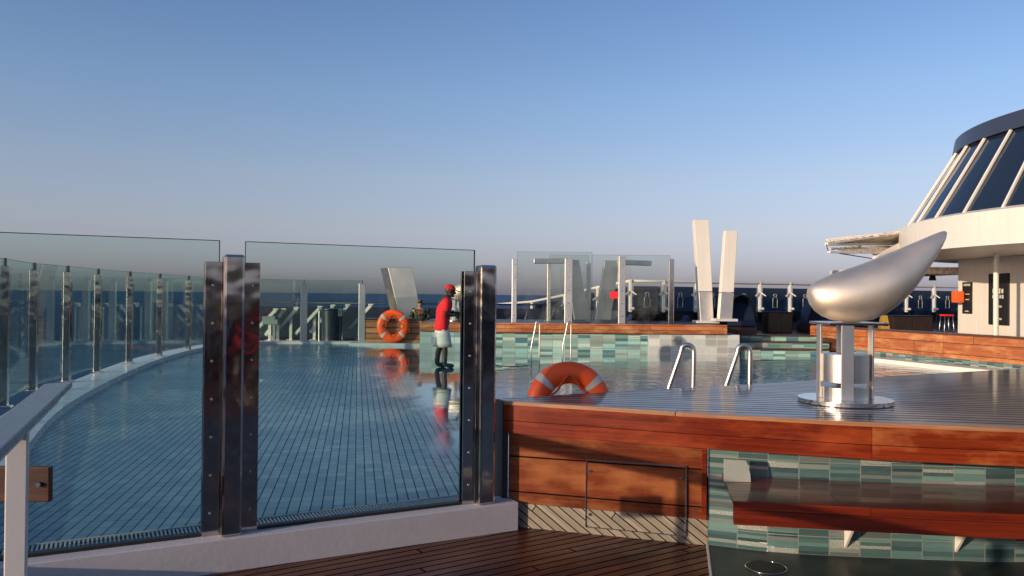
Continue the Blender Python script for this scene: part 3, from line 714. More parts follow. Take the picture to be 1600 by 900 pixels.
# ------------------------------------------------------------------ far ledge
ledge = thing('pool_ledge', 'long teal tiled pool ledge with a wooden top under the glass screen', 'ledge', (1.5, 22, 0))
xL, xM, xG, xR = at(722, 500, 21).x, at(727, 500, 21).x, at(1012, 500, 21).x, at(1155, 500, 21).x
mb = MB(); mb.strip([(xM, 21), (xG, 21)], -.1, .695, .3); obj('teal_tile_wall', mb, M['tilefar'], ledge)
mb = MB(); mb.prism([(xG + .003, 20.96), (xR, 20.96), (xR, 24.2), (xR - .3, 24.2), (xR - .3, 21.4), (xG + .003, 21.3)], -.1, .70); obj('grey_tile_wall', mb, M['tilegrey'], ledge)
mb = MB(); x0 = at(657, 500, 21).x; mb.prism([(x0, 20.9), (xM - .003, 20.9), (xM - .003, 21.6), (x0, 21.6)], -.1, .70); obj('pale_tile_wall', mb, M['tilewhite'], ledge)
mb = MB(); xC = at(1136, 500, 20.9).x; cut = [at(740, 500, 21).x, at(850, 500, 21).x, at(990, 500, 21).x, xC]
mb.prism([(x0, 21.3), (xC, 20.9), (xC, 24.3), (x0, 24.3)], .72, .949); obj('ledge_top', mb, M['darkwood'], ledge)
for i, (a, b) in enumerate(zip([at(657, 500, 21).x] + cut[:-1], cut)):
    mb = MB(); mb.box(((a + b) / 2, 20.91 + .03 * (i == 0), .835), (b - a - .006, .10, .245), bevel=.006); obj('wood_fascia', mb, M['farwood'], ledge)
blk = thing('plank_wall', 'low light teak plank wall carrying the distant lifebuoy', 'wall', (-3.5, 24, .14))
xa, xb = at(572, 500, 23.8).x, at(659, 500, 23.8).x
mb = MB(); mb.prism([(xa, 23.75), (xb, 23.75), (xb, 24.5), (xa, 24.5)], .14, .90); obj('planks', mb, wood('pale_teak_planks', (.30, .11, .04), (.58, .28, .12), .17, .018, rough=.4, length=4, vary=.5), blk)
mb = MB(); mb.prism([(xa - .03, 23.7), (xb, 23.7), (xb, 24.55), (xa - .03, 24.55)], .902, .945); obj('cap', mb, M['darkwood'], blk)
mb = MB(); mb.prism([(xa - .4, 23.3), (x0 - .05, 23.3), (x0 - .05, 23.74), (xa - .4, 23.74)], -.1, .24); struct('pool_step', mb, M['coping'])

# far glass screen standing on the ledge
scr = thing('glass_screen', 'clear glass wind screen with steel posts standing on the far ledge', 'screen', (2.2, 21.3, .95))
SCR = [(804, 405, .13), (858, 412, .10), (888.5, 404, .20), (920, 410, .12), (972, 400, .18), (1049, 405, .14)]
for px, ty, wd in SCR:
    D = 21.3 if px not in (858, 920) else 22.6
    t_ = at(px, ty, D); b_ = ax(px, D, .95); mb = MB(); mb.box((b_.x, D, (.95 + t_.z) / 2), (wd, .10, t_.z - .95), bevel=.008); p_ = obj('post', mb, M['satin'] if px < 1000 else M['steel'], scr)
    for k_ in range(5):
        ms = MB(); z = 1.15 + k_ * .34; ms.tube([(b_.x, D - .05, z), (b_.x, D - .06, z)], .014, 8); obj('screw', ms, M['steel'], p_)
for x0_, x1_, D, ty in ((808, 925, 21.38, 393), (925, 1047, 21.38, 398), (858, 920, 22.6, 398)):
    a = ax(x0_, D, 1); b = ax(x1_, D, 1); mb = pane(MB(), (a.x, D), (b.x, D), .97, at(x0_, ty, D).z, .014); obj('glass_panel', mb, [M['glassscreen'], M['edge']], scr)
for px in (831, 960):
    pass
c = at(960, 461, 21.33); mb = MB(); mb.box((c.x, c.y, c.z), (.22, .012, .19), bevel=.003); obj('red_sticker', mb, M['signred'], scr)

# leaning metal sculptures (slabs) --------------------------------------------
def slab(name, label, grp, tl, tr, bl, br, D, depth, mfront, foot=None, split=None, skew=0.0):
    P = [at(*tl, D), at(*tr, D), at(*bl, D), at(*br, D)]; base = (P[2] + P[3]) / 2
    root = thing(name, label, 'sculpture', (base.x, base.y, base.z), grp)
    def body(t0, t1, nm, m):
        a, b = P[2].lerp(P[0], t0), P[3].lerp(P[1], t0); c_, d_ = P[2].lerp(P[0], t1), P[3].lerp(P[1], t1); off = Vector((skew, depth, 0))
        mb = MB(); mb.hexa([a, b, b + off, a + off], [c_, d_, d_ + off, c_ + off], bevel=.012); return obj(nm, mb, m, root)
    if split: body(0, split - .003, 'steel_foot', M['satin']); body(split, 1, 'slab', mfront)
    else: body(0, 1, 'slab', mfront)
    if foot:
        mb = MB(); mb.box((base.x, D + depth / 2, base.z - .0), (foot, depth + .25, .07), bevel=.01); obj('base_plate', mb, M['white'], root)
    return root
gv = 'leaning metal slab sculptures'
slab('leaning_slab', 'taller white metal slab leaning left, left half of the V on the ledge', gv, (1085, 343.5), (1108, 343.5), (1094.5, 503), (1115.5, 503), 21.8, .30, M['cream'], .62, .30)
slab('leaning_slab', 'shorter white metal slab leaning right, right half of the V on the ledge', gv, (1133.5, 360), (1153, 360), (1123.5, 500), (1144, 500), 21.4, .25, M['cream'], .60, .31)
sw_ = slab('leaning_slab', 'wide polished steel slab leaning left above the distant lifebuoy', gv, (606, 418), (644, 417.5), (626, 503), (660, 503), 25.6, .45, M['brushed'], skew=-.32)
s1 = slab('leaning_shower', 'steel shower slab with its arm pointing left behind the glass screen', 'steel shower slabs behind the glass screen', (884, 406), (905, 406), (897, 500), (921, 500), 22.0, .30, M['satin'])
a = at(834, 408, 21.9); b = at(886, 408, 21.9); mb = MB(); mb.bar(a, b, .30, .13, bevel=.01); obj('shower_arm', mb, M['satin'], s1)
s2 = slab('leaning_shower', 'steel shower slab with its arm pointing right behind the glass screen', 'steel shower slabs behind the glass screen', (945, 407), (968, 407), (930.5, 500), (954, 500), 22.0, .30, M['satin'])
a = at(968, 410, 21.9); b = at(1017, 411.5, 21.9); mb = MB(); mb.bar(a, b, .30, .13, bevel=.01); obj('shower_arm', mb, M['satin'], s2)

# ------------------------------------------------------------------ steps and right pool wall
st = thing('pool_steps', 'teal tiled steps with dark wooden treads beside the grey tiled wall', 'steps', (7, 21.6, .14))
for i, (z0, z1, D) in enumerate(((.1, .33, 21.1), (.33, .50, 21.55), (.50, .66, 22.0))):
    xa_, xb_ = at(1158, 500, D).x, at(1296, 500, D).x
    mb = MB(); mb.prism([(xa_, D), (xb_, D), (xb_, 22.4 + .001 * i), (xa_, 22.4 + .001 * i)], z0, z1 - .03); obj('riser', mb, M['tilefar'], st)
    mb = MB(); mb.prism([(xa_, D - .05), (xb_, D - .05), (xb_, 22.39 + .001 * i), (xa_, 22.39 + .001 * i)], z1 - .029, z1 - .001); obj('tread', mb, M['darkwood'], st)
RW = [Vector(V2(q)) for q in (at(1266, 508, 22.4), at(1320, 515, 20.6), at(1450, 524, 18.1), at(1600, 532, 15.9), at(1760, 540, 13.9))]
RW.append(RW[-1] + (RW[-1] - RW[-2]).normalized() * 3.5)
RWS = smooth_path(RW[1:], 6)
rwl = thing('pool_side_wall', 'long reddish wood clad low wall along the right side of the pool', 'wall', (9.5, 18, .17))
cuts = [0, 7, 13, 19, len(RWS) - 1]
for i, j in zip(cuts, cuts[1:]):
    pth = [V2(q) for q in RWS[i:j + 1]]; g_ = (Vector(pth[-1]) - Vector(pth[-2])).normalized(); pth[-1] = V2(Vector(pth[-1]) - g_ * .008)
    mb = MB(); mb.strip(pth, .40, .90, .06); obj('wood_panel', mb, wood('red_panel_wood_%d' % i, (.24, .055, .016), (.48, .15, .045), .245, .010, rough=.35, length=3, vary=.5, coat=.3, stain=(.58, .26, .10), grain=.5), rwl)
mb = MB(); mb.strip([V2(q) for q in RWS], .903, .945, .32); obj('top_cap', mb, M['darkwood'], rwl)
def offp(path, o):
    out = []
    for i, q in enumerate(path):
        d = path[min(i + 1, len(path) - 1)] - path[max(i - 1, 0)]; d.normalize(); out.append(Vector((q.x - d.y * o, q.y + d.x * o)))
    return out
mb = MB(); mb.strip([V2(q) for q in offp(RWS, .04)], -.1, .398, .2); obj('tile_band', mb, M['tile'], rwl)
mb = MB(); mb.strip([V2(q) for q in offp(RWS, -.42)], -.1, .262, .455); struct('pool_coping', mb, M['rimpale'])
mb = MB(); mb.strip([V2(RW[0]), V2(RW[1])], .62, .93, .35); tag(obj('wood_plinth', mb, M['farwood']), 'short wooden plinth at the far end of the right pool wall behind the spoon', 'plinth')

# ------------------------------------------------------------------ bottle fence in the background
fpx = [(831, 33.0, 1.42), (882, 29.5, 1.70), (934, 27.0, 1.98), (985, 25.0, 2.17), (1037, 25.3, 2.17), (1088, 25.8, 2.17), (1137, 26.3, 2.17), (1187, 26.9, 2.17), (1234, 27.5, 2.17), (1281, 28.1, 2.17), (1327, 28.7, 2.17), (1372, 29.3, 2.17), (1416, 29.9, 2.17), (1459, 30.5, 2.17), (1501, 31.1, 2.17), (1542, 31.7, 2.17)]
bf = thing('bottle_fence', 'long dark glass wind fence with white rail and pale bottle outlines', 'fence', (9, 28, .6))
FP = [(at(px, 460, D).x, D, z) for px, D, z in fpx]
mb = MB(); q0 = at(772, 476, 35); mb.tube([(q0.x, 35, q0.z)] + [Vector(p) + Vector((0, 0, .0)) for p in FP], .05, 10); obj('top_rail', mb, M['cream'], bf)
for i, (x, D, z) in enumerate(FP):
    zb = z - .98; mb = MB(); mb.box((x, D, (z + .05 + zb) / 2), (.105, .10, z + .05 - zb), bevel=.02)
    for s in (-1, 1): mb.bar((x, D - .05, z - .30), (x + s * .17, D - .12, z - .43), .035, .035)
    mb.box((x + .03, D - .09, zb + .12), (.18, .10, .08), bevel=.02)
    obj('post', mb, M['cream'], bf)
    if i:
        x0_, D0, z0 = FP[i - 1]; f0, f1 = .10, .90
        a = (lerp(x0_, x, f0), lerp(D0, D, f0)); b = (lerp(x0_, x, f1), lerp(D0, D, f1)); za = lerp(z0, z, .5) - .13
        mb = pane(MB(), a, b, lerp(z0, z, f0) - 1.3, lerp(z0, z, f0) - .16, .014, lerp(z0, z, f1) - 1.3, lerp(z0, z, f1) - .16)
        pn = obj('dark_panel', mb, [M['navyglass'], M['edge']], bf)
        if i >= 4:
            cx, cy = (a[0] + b[0]) / 2, (a[1] + b[1]) / 2; dd = (Vector(b) - Vector(a)).normalized(); nn_ = Vector((dd.y, -dd.x)) * .012
            out = [(-.10, 0), (.10, 0), (.10, .30), (.045, .35), (.045, .39), (.075, .41), (.055, .455), (-.055, .455), (-.075, .41), (-.045, .39), (-.045, .35), (-.10, .30)]
            mb = MB(); mb.tube([(cx + dd.x * u_ + nn_.x, cy + dd.y * u_ + nn_.y, z - .82 + v_) for u_, v_ in out], .009, 6, closed=True); obj('bottle_outline', mb, M['bottle'], pn)
mb = MB(); pth = [(x, D + .25) for x, D, z in FP[2:]]; mb.strip([(-9.4, 27.5), (-2, 27.8), (1.5, 27.6)] + pth[1:], -.3, 1.22, .2); tag(obj('bulwark', mb, M['navy']), 'low dark bulwark running below the rear fence', 'bulwark')
mb = MB(); mb.tube([(-9.3, 27.2, 1.34), (-2, 27.6, 1.36), (1.3, 27.5, 1.36)], .03, 8)
for i in range(8): mb.tube([(-9.0 + i * 1.4, 27.25 + i * .03, 1.22), (-9.0 + i * 1.4, 27.25 + i * .03, 1.35)], .02, 6)
tag(obj('rear_rail', mb, M['navy']), 'thin dark metal rail along the rear bulwark top on the left', 'railing')

# slanted railing braces behind the left glass
for i, (tx, ty, bx, by, vx) in enumerate(((432, 484, 404, 512, 421), (444, 484, 415, 524, 434), (464, 482, 424, 529, 454), (501, 480, 462, 522, 491), (521, 478, 485, 519, 511), (544, 477.5, 509, 518, 533), (580, 477, 546, 514, 561))):
    D = 25.2 + .18 * i; T = at(tx, ty, D); B = at(bx, by, D)
    lb = ['first and tallest looking slanted white brace from the left, behind the glass', 'second slanted white brace from the left, behind the glass', 'third slanted white brace, just left of the wide steel post', 'slanted white brace just right of the wide steel post', 'slanted white brace above the thin standing pole', 'slanted white brace next to the dark bin', 'slanted white brace alone at the right beside the plank wall'][i]
    r_ = thing('rail_brace', lb, 'brace', (B.x, D, .14), 'slanted white braces along the rear rail')
    mb = MB(); mb.bar(B, T, .10, .10, up=(0, -1, 0), bevel=.01); obj('slanted_bar', mb, M['cream'], r_)
    mid = at(vx, 460, D).x; zt = B.z + (T.z - B.z) * (mid - B.x) / (T.x - B.x)
    mb = MB(); mb.box((mid, D + .08, (.14 + zt) / 2), (.09, .05, zt - .14)); obj('upright', mb, M['satin'], r_)
    mb = MB(); mb.box((T.x, D - .03, T.z + .02), (.16, .14, .05), bevel=.012); obj('top_cap', mb, M['cream'], r_)
    mb = MB(); mb.box((mid - .02, D + .03, .165), (.2, .16, .05), bevel=.01); obj('foot', mb, M['cream'], r_)
q = ax(500, 24.4, .14); mb = MB(); mb.cyl((q.x, q.y, .14), .14, .02, 20); mb.cyl((q.x, q.y, .16), .022, 1.0, 12); mb.sphere((q.x, q.y, 1.18), (.035, .035, .035))
tag(obj('stanchion', mb, M['brushed']), 'thin grey standing pole on a round foot behind the glass', 'stanchion')
q = ax(533, 24.6, .14); root = thing('sign_post', 'thin dark post with a small beige box on top, left of the plank wall', 'post', q)
mb = MB(); mb.cyl((q.x, q.y, .14), .03, .95, 12); mb.cyl((q.x, q.y, .14), .13, .02, 20); obj('pole', mb, M['navy'], root)
mb = MB(); mb.box((q.x, q.y - .02, 1.10), (.13, .08, .24), bevel=.015); obj('beige_box', mb, M['tarp'], root)
q = ax(520, 25.6, .14); mb = MB(); mb.cyl((q.x, q.y, .14), .3, 1.0, 28, r2=.34, bevel=.02); mb.cyl((q.x, q.y, 1.14), .35, .06, 28, bevel=.015)
tag(obj('bin', mb, M['navy']), 'round black bin standing before the slanted braces', 'bin')
q = ax(424, 24.9, .14); mb = MB(); mb.box((q.x, q.y, .82), (.50, .12, .26), bevel=.02); mb.box((q.x + .12, q.y, .46), (.08, .08, .62)); mb.box((q.x + .2, q.y - .065, .9), (.10, .01, .10), mi=1)
tag(obj('control_box', mb, [M['tilegreyp'], M['navy']]), 'grey metal control box on a leg at the left end of the braces', 'box')

# ------------------------------------------------------------------ background furniture
def hooded_chair(name, label):
    root = thing(name, label, 'chair', (0, 0, 0), 'dark hooded deck chairs')
    mb = MB(); rings = []
    for y, s in ((-.30, 1.0), (-.1, 1.02), (.12, .96), (.3, .8)):
        ring = []
        for i in range(17):
            a = math.pi * i / 16; ring.append(Vector((.42 * s * math.cos(a) * (1 if i not in (0, 16) else 1.0), y, .35 + .80 * s * math.sin(a) ** .8)))
        rings.append(ring)
    for A, B in zip(rings, rings[1:]):
        for j in range(16):
            mb.face([A[j], B[j], B[j + 1], A[j + 1]], smooth=True)
            mb.face([A[j + 1] * .96, B[j + 1] * .96, B[j] * .96, A[j] * .96], smooth=True)
    mb.face(rings[-1][::-1]); bmesh.ops.remove_doubles(mb.bm, verts=mb.bm.verts, dist=1e-4)
    obj('hood', mb, M['navycloth'], root)
    mb = MB(); mb.tube(rings[0], .035, 8); obj('hood_rim', mb, M['black'], root)
    mb = MB(); mb.box((0, 0, .32), (.80, .75, .16), bevel=.04); obj('cushion', mb, M['navycloth'], root)
    mb = MB(); mb.box((0, 0, .12), (.84, .78, .22), bevel=.02); obj('base', mb, M['darkwood'], root)
    return root
hc = hooded_chair('hooded_chair', 'dark navy hooded deck chair beside the right leaning slab'); hc.location = ax(1160, 23.6, .6); hc.rotation_euler[2] = R(-18)
h2 = dup_tree(hc); h2['label'] = 'dark navy hooded deck chair partly hidden behind the big spoon bowl'; h2.location = ax(1275, 25.2, .6); h2.rotation_euler[2] = R(12)
def cabinet(px, D, wd, hh, label, m):
    q = ax(px, D, .6); root = thing('storage_cabinet', label, 'cabinet', q, 'dark cabinets on the rear deck')
    mb = MB(); mb.box((q.x, q.y, .6 + hh / 2), (wd, .6, hh), bevel=.012); obj('body', mb, m, root)
    mb = MB(); mb.box((q.x, q.y, .6 + hh + .0155), (wd + .06, .66, .03), bevel=.008); obj('top', mb, M['black'], root)
    for s in (-1, 1):
        mb = MB(); mb.box((q.x + s * wd * .245, q.y - .306, .6 + hh * .5), (wd * .46, .012, hh * .86), bevel=.004); dr = obj('door', mb, m, root)
        ms = MB(); ms.bar((q.x + s * .05, q.y - .325, .6 + hh * .5), (q.x + s * .05, q.y - .325, .6 + hh * .65), .012, .012); obj('handle', ms, M['brushed'], dr)
cabinet(1215, 25.0, .75, .62, 'brown two door cabinet between the hooded chairs', M['brownpanel'])
cabinet(1330, 26.5, .9, .55, 'dark brown cabinet behind the spoon stand', M['darkwood'])
cabinet(1420, 26.2, 1.3, .52, 'wide dark cabinet under the overhang near the yellow sign', M['brownpanel'])
def lounge(px, D, label, z=.14):
    q = ax(px, D, z); root = thing('sun_lounger', label, 'sun lounger', q, 'dark sun loungers behind the far ledge')
    mb = MB(); mb.box((q.x, q.y, z + .33), (1.3, .6, .09), bevel=.02); obj('seat', mb, M['black'], root)
    mb = MB(); mb.bar((q.x + .62, q.y, z + .36), (q.x + 1.05, q.y, z + .96), .6, .07, up=(0, 0, 1)); obj('backrest', mb, M['navycloth'], root)
    for sx in (-.55, .55):
        for sy in (-.25, .25):
            ml = MB(); ml.box((q.x + sx, q.y + sy, z + .145), (.05, .05, .29)); obj('leg', ml, M['brushed'], root)
for px, D, lb in ((752, 25.2, 'dark sun lounger right of the man in red behind the ledge'), (842, 25.4, 'dark sun lounger behind the left part of the glass screen'), (935, 25.0, 'dark sun lounger behind the middle of the glass screen'), (1022, 24.6, 'dark sun lounger behind the right end of the glass screen')): lounge(px, D, lb)
q = ax(1382, 22.0, .6); ws = thing('wet_floor_sign', 'yellow folding floor sign behind the right pool wall', 'floor sign', q)
for s in (-1, 1):
    mb = MB(); a = [Vector((q.x - .14, q.y + s * .16, .6)), Vector((q.x + .14, q.y + s * .16, .6)), Vector((q.x + .085, q.y + s * .02, 1.23)), Vector((q.x - .085, q.y + s * .02, 1.23))]
    mb.hexa([v + Vector((0, -.008, 0)) for v in a], [v + Vector((0, .008, 0)) for v in a]); bmesh.ops.recalc_face_normals(mb.bm, faces=mb.bm.faces); obj('panel', mb, M['yellow'], ws)
mb = MB(); t0 = Vector((q.x, q.y - .106, .99)); tri = [t0 + Vector((-.06, 0, -.05)), t0 + Vector((.06, 0, -.05)), t0 + Vector((0, .018, .06))]; mb.hexa([v + Vector((0, -.004, 0)) for v in tri], [v + Vector((0, -.001, 0)) for v in tri]); bmesh.ops.recalc_face_normals(mb.bm, faces=mb.bm.faces); obj('mark', mb, M['black'], ws)
q = ax(1480, 22.6, .6); bs = thing('bar_stool', 'slim metal stool with a red seat by the corner of the cream wall', 'stool', q)
mb = MB(); mb.box((q.x, q.y, 1.24), (.28, .28, .05), bevel=.015); obj('seat', mb, M['red'], bs)
for sx in (-1, 1):
    for sy in (-1, 1):
        mb = MB(); mb.tube([(q.x + sx * .11, q.y + sy * .11, 1.22), (q.x + sx * .15, q.y + sy * .15, .6)], .014, 8); obj('leg', mb, M['brushed'], bs)

# ------------------------------------------------------------------ deckhouse on the right
DC = Vector((16.0, 16.8)); R0 = 6.92
def cpt(rad, a, z): return Vector((DC.x + rad * math.cos(a), DC.y + rad * math.sin(a), z))
def hit(px):
    k_ = at(px, 400, 10).x / 10; A = k_ * k_ + 1; B = -2 * (k_ * DC.x + DC.y); C_ = DC.x ** 2 + DC.y ** 2 - R0 * R0
    D = (-B - math.sqrt(max(B * B - 4 * A * C_, 0))) / (2 * A); return math.atan2(D - DC.y, k_ * D - DC.x) % (2 * math.pi)
house = thing('deckhouse', 'cream rounded deckhouse with slanted dark windows at the right edge', 'building', (12, 18, .6))
arc = [R(110) + R(165) * i / 66 for i in range(67)]
def ring(mb, r0, z0, r1, z1, a0, a1, n=66, mi=0):
    for i in range(n):
        a = a0 + (a1 - a0) * i / n; b = a0 + (a1 - a0) * (i + 1) / n
        mb.face([cpt(r0, b, z0), cpt(r0, a, z0), cpt(r1, a, z1), cpt(r1, b, z1)][::-1], mi=mi)
A0, A1 = R(110), R(275)
mb = MB(); ring(mb, 7.06, 2.74, 7.06, 3.40, A0, A1); ring(mb, 7.06, 3.40, 6.85, 3.47, A0, A1); ring(mb, 6.0, 2.74, 7.06, 2.74, A0, A1)
bmesh.ops.remove_doubles(mb.bm, verts=mb.bm.verts, dist=1e-4); obj('parapet_band', mb, M['cream'], house, smooth=False)
mb = MB(); mb.face([cpt(6.02, a, 2.742) for a in arc][::-1]); obj('soffit', mb, M['cream'], house)
am = [hit(1431), hit(1459), hit(1503), hit(1564)]; stp = am[3] - am[2]
for i in range(4): am.append(am[-1] + stp * (1.03 ** i))
am = [am[0] - .33, am[0] - .16] + am
RT, ZT = 5.80, 5.20
for a, b in zip(am, am[1:]):
    mb = MB(); nseg = 3
    for i in range(nseg):
        p_, q_ = a + (b - a) * i / nseg, a + (b - a) * (i + 1) / nseg
        mb.face([cpt(6.86, p_, 3.44), cpt(6.86, q_, 3.44), cpt(RT, q_, ZT), cpt(RT, p_, ZT)])
    obj('window', mb, M['window'], house)
for a in am:
    mb = MB(); mb.bar(cpt(6.90, a, 3.42), cpt(RT + .06, a, ZT - .02), .045, .06, up=(math.cos(a), math.sin(a), .3), bevel=.012); obj('mullion', mb, M['cream'], house)
mb = MB(); ring(mb, RT + .10, ZT - .03, RT + .04, ZT + .33, am[0], am[-1], 40); ring(mb, RT + .04, ZT + .33, .4, ZT + .8, am[0], am[-1], 40); ring(mb, .4, ZT - .03, RT + .10, ZT - .03, am[0], am[-1], 40)
obj('roof', mb, paint('navy_roof', (.035, .045, .075), .35), house)
x1 = at(1497, 460, 21.2).x
mb = MB(); mb.prism([(x1, 21.2), (x1 + .12, 12.5), (22, 12.5), (22, 21.2)], .55, 2.738); obj('wall', mb, M['cream'], house)
mb = MB(); mb.prism([(x1 - 1.9, 21.3), (x1 + .3, 21.25), (x1 + .3, 25), (x1 - 1.9, 25)], 2.36, 2.55); obj('lower_canopy', mb, M['tarp'], house)
for px in (1430, 1457):
    q = at(px, 438, 22.5); mb = MB(); mb.cyl((q.x, q.y, 2.22), .10, .14, 16, r2=.07, bevel=.01); obj('ceiling_speaker', mb, M['black'], house)
q = at(1590, 470, 18.4); mb = MB(); xd = x1 + .075 - .012; mb.box((xd, 17.55, 1.63), (.03, 1.1, 2.05), bevel=.006); dr = obj('door', mb, M['brownpanel'], house)
mb = MB(); mb.box((xd - .03, 17.1, 1.6), (.03, .04, .25)); obj('handle', mb, M['steel'], dr)
q = ax(1557, 18.0, .6); mb = MB(); mb.cyl((q.x, q.y, .6), .055, 2.14, 20); obj('column', mb, M['cream'], house)
def signboard(pxa, pxb, y0, y1, label, name, rows):
    xw = x1 + .03; ya = x_ = None
    def ondepth(px): k_ = at(px, 460, 10).x / 10; return xw / k_
    Da, Db = ondepth(pxa), ondepth(pxb); z1_ = at(pxa, y0, Da).z; z0_ = at(pxa, y1, Da).z
    root = thing(name, label, 'sign', (xw - .05, (Da + Db) / 2, z0_))
    mb = MB(); mb.box((xw - .02, (Da + Db) / 2, (z0_ + z1_) / 2), (.05, abs(Da - Db), z1_ - z0_), bevel=.01); obj('board', mb, M['black'], root)
    for k_, (fr_, wf, hh) in enumerate(rows):
        mb = MB(); zc = z0_ + (z1_ - z0_) * fr_; L_ = abs(Da - Db) * wf
        nch = max(3, int(L_ / (hh * .8)))
        for c_ in range(nch):
            yy = (Da + Db) / 2 + L_ / 2 - L_ * (c_ + .5) / nch; mb.box((xw - .048, yy, zc), (.006, L_ / nch * .62, hh * (.8 + .2 * ((c_ * 7) % 3) / 2)))
        obj('text_row', mb, M['bottle'], root)
signboard(1506, 1521, 441, 490, 'narrow black notice board on the cream wall beside the orange box', 'notice_board', [(.91, .7, .06), (.62, .55, .025), (.45, .5, .025), (.08, .4, .03)])
signboard(1547, 1578, 428, 507, 'large black menu board on the cream wall behind the column', 'menu_board', [(.66, .6, .13), (.55, .6, .10), (.36, .4, .05), (.12, .4, .05)])
q = at(1499, 464, 20.9); mb = MB(); mb.box((q.x - .04, q.y, q.z), (.24, .20, .30), bevel=.02); mb.box((q.x - .04, q.y - .105, q.z + .02), (.20, .012, .22), bevel=.004); mb.box((q.x - .04, q.y - .115, q.z - .10), (.05, .012, .03))
tag(obj('equipment_box', mb, M['signorange']), 'bright orange plastic box on the corner of the cream wall', 'box')
# folded awning rack sticking out to the left of the parapet
aw = thing('awning_rack', 'cream metal rack with rolled canvas projecting left from the deckhouse', 'rack', (9, 20, 2.9))
def A_(px, py, D): return at(px, py, D)
mb = MB(); mb.bar(A_(1291, 381.5, 19.2), A_(1408, 381, 20.6), .10, .075, bevel=.008); obj('middle_beam', mb, M['cream'], aw)
mb = MB(); mb.bar(A_(1290, 375, 19.9), A_(1446, 358, 19.6), .10, .05, bevel=.008); obj('upper_beam', mb, M['cream'], aw)
mb = MB(); mb.bar(A_(1295, 393.5, 18.6), A_(1335, 395.5, 19.0), .10, .045, bevel=.006); obj('lower_beam', mb, M['cream'], aw)
mb = MB(); q1, q2, q3, q4 = A_(1294, 378, 19.85), A_(1440, 361, 19.6), A_(1410, 379, 20.6), A_(1300, 381, 19.25)
mb.hexa([q4, q3, q2, q1], [v + Vector((0, 0, .02)) for v in (q4, q3, q2, q1)]); q1, q2, q3, q4 = A_(1300, 388, 18.7), A_(1390, 385, 20.2), A_(1385, 397, 19.6), A_(1330, 396, 19.0)
mb.hexa([q1, q4, q3, q2], [v + Vector((0, 0, .02)) for v in (q1, q4, q3, q2)]); bmesh.ops.recalc_face_normals(mb.bm, faces=mb.bm.faces); obj('canvas', mb, M['tarp'], aw)
def roll(p, q, r, nm):
    mb = MB(); n_ = 40; rr2 = random.Random(5); pts = []; rs = []
    for i in range(n_ + 1): pts.append(p.lerp(q, i / n_) + Vector((0, rr2.uniform(-.01, .01), rr2.uniform(-.012, .012)))); rs.append(r * rr2.uniform(.6, 1.15))
    mb.tube(pts, rs, 8); obj(nm, mb, M['tarp'], aw)
roll(A_(1292, 377.5, 19.8), A_(1434, 359.5, 19.5), .035, 'canvas_roll'); roll(A_(1297, 389, 18.6), A_(1345, 385, 19.3), .028, 'canvas_roll')
mb = MB(); mb.tube([A_(1312, 396, 18.7), A_(1366, 404.5, 19.5)], .012, 6); mb.tube([A_(1291, 382, 19.2), A_(1294, 392, 18.6)], .012, 6); obj('stay', mb, M['navy'], aw)
mb = MB(); mb.hexa([A_(1366, 399, 19.4), A_(1376, 402, 19.4), A_(1396, 385, 20.4), A_(1385, 385, 20.4)], [v + Vector((0, .12, .02)) for v in (A_(1366, 399, 19.4), A_(1376, 402, 19.4), A_(1400, 385, 20.4), A_(1385, 385, 20.4))]); bmesh.ops.recalc_face_normals(mb.bm, faces=mb.bm.faces); mb.box(A_(1368, 403, 19.4), (.10, .1, .1), bevel=.01); obj('bracket', mb, M['cream'], aw)
mb = MB(); mb.bar(A_(1366, 406, 19.4), A_(1447, 362, 20.2), .12, .14, bevel=.01); obj('wall_arm', mb, M['cream'], aw)

# ------------------------------------------------------------------ people
def skin(name, verts, edges, mats, parent, root_i=0, sub=2):
    me = bpy.data.meshes.new(name); me.from_pydata([v[0] for v in verts], edges, []); me.update()
    o = bpy.data.objects.new(name, me); COL.objects.link(o)
    md = o.modifiers.new('skin', 'SKIN'); md.use_smooth_shade = True
    for i, v in enumerate(verts):
        r = v[1]; sv = me.skin_vertices[0].data[i]; sv.radius = tuple(q * 1.14 for q in r) if isinstance(r, tuple) else (r * 1.1, r * 1.1); sv.use_root = (i == root_i)
    s = o.modifiers.new('sub', 'SUBSURF'); s.levels = sub; s.render_levels = sub
    dg = bpy.context.evaluated_depsgraph_get(); m2 = bpy.data.meshes.new_from_object(o.evaluated_get(dg)); o.modifiers.clear()
    o.data = m2; m2.name = name; bpy.data.meshes.remove(me); m2.materials.clear()
    for m in mats: m2.materials.append(m)
    for p_ in m2.polygons: p_.use_smooth = True
    o.parent = parent; return o
def add_to(o, mb, mi_off=0):
    bm = bmesh.new(); bm.from_mesh(o.data); tmp = bpy.data.meshes.new('tmp'); mb.bm.to_mesh(tmp); bm.from_mesh(tmp); bm.to_mesh(o.data); bm.free(); mb.bm.free(); bpy.data.meshes.remove(tmp)
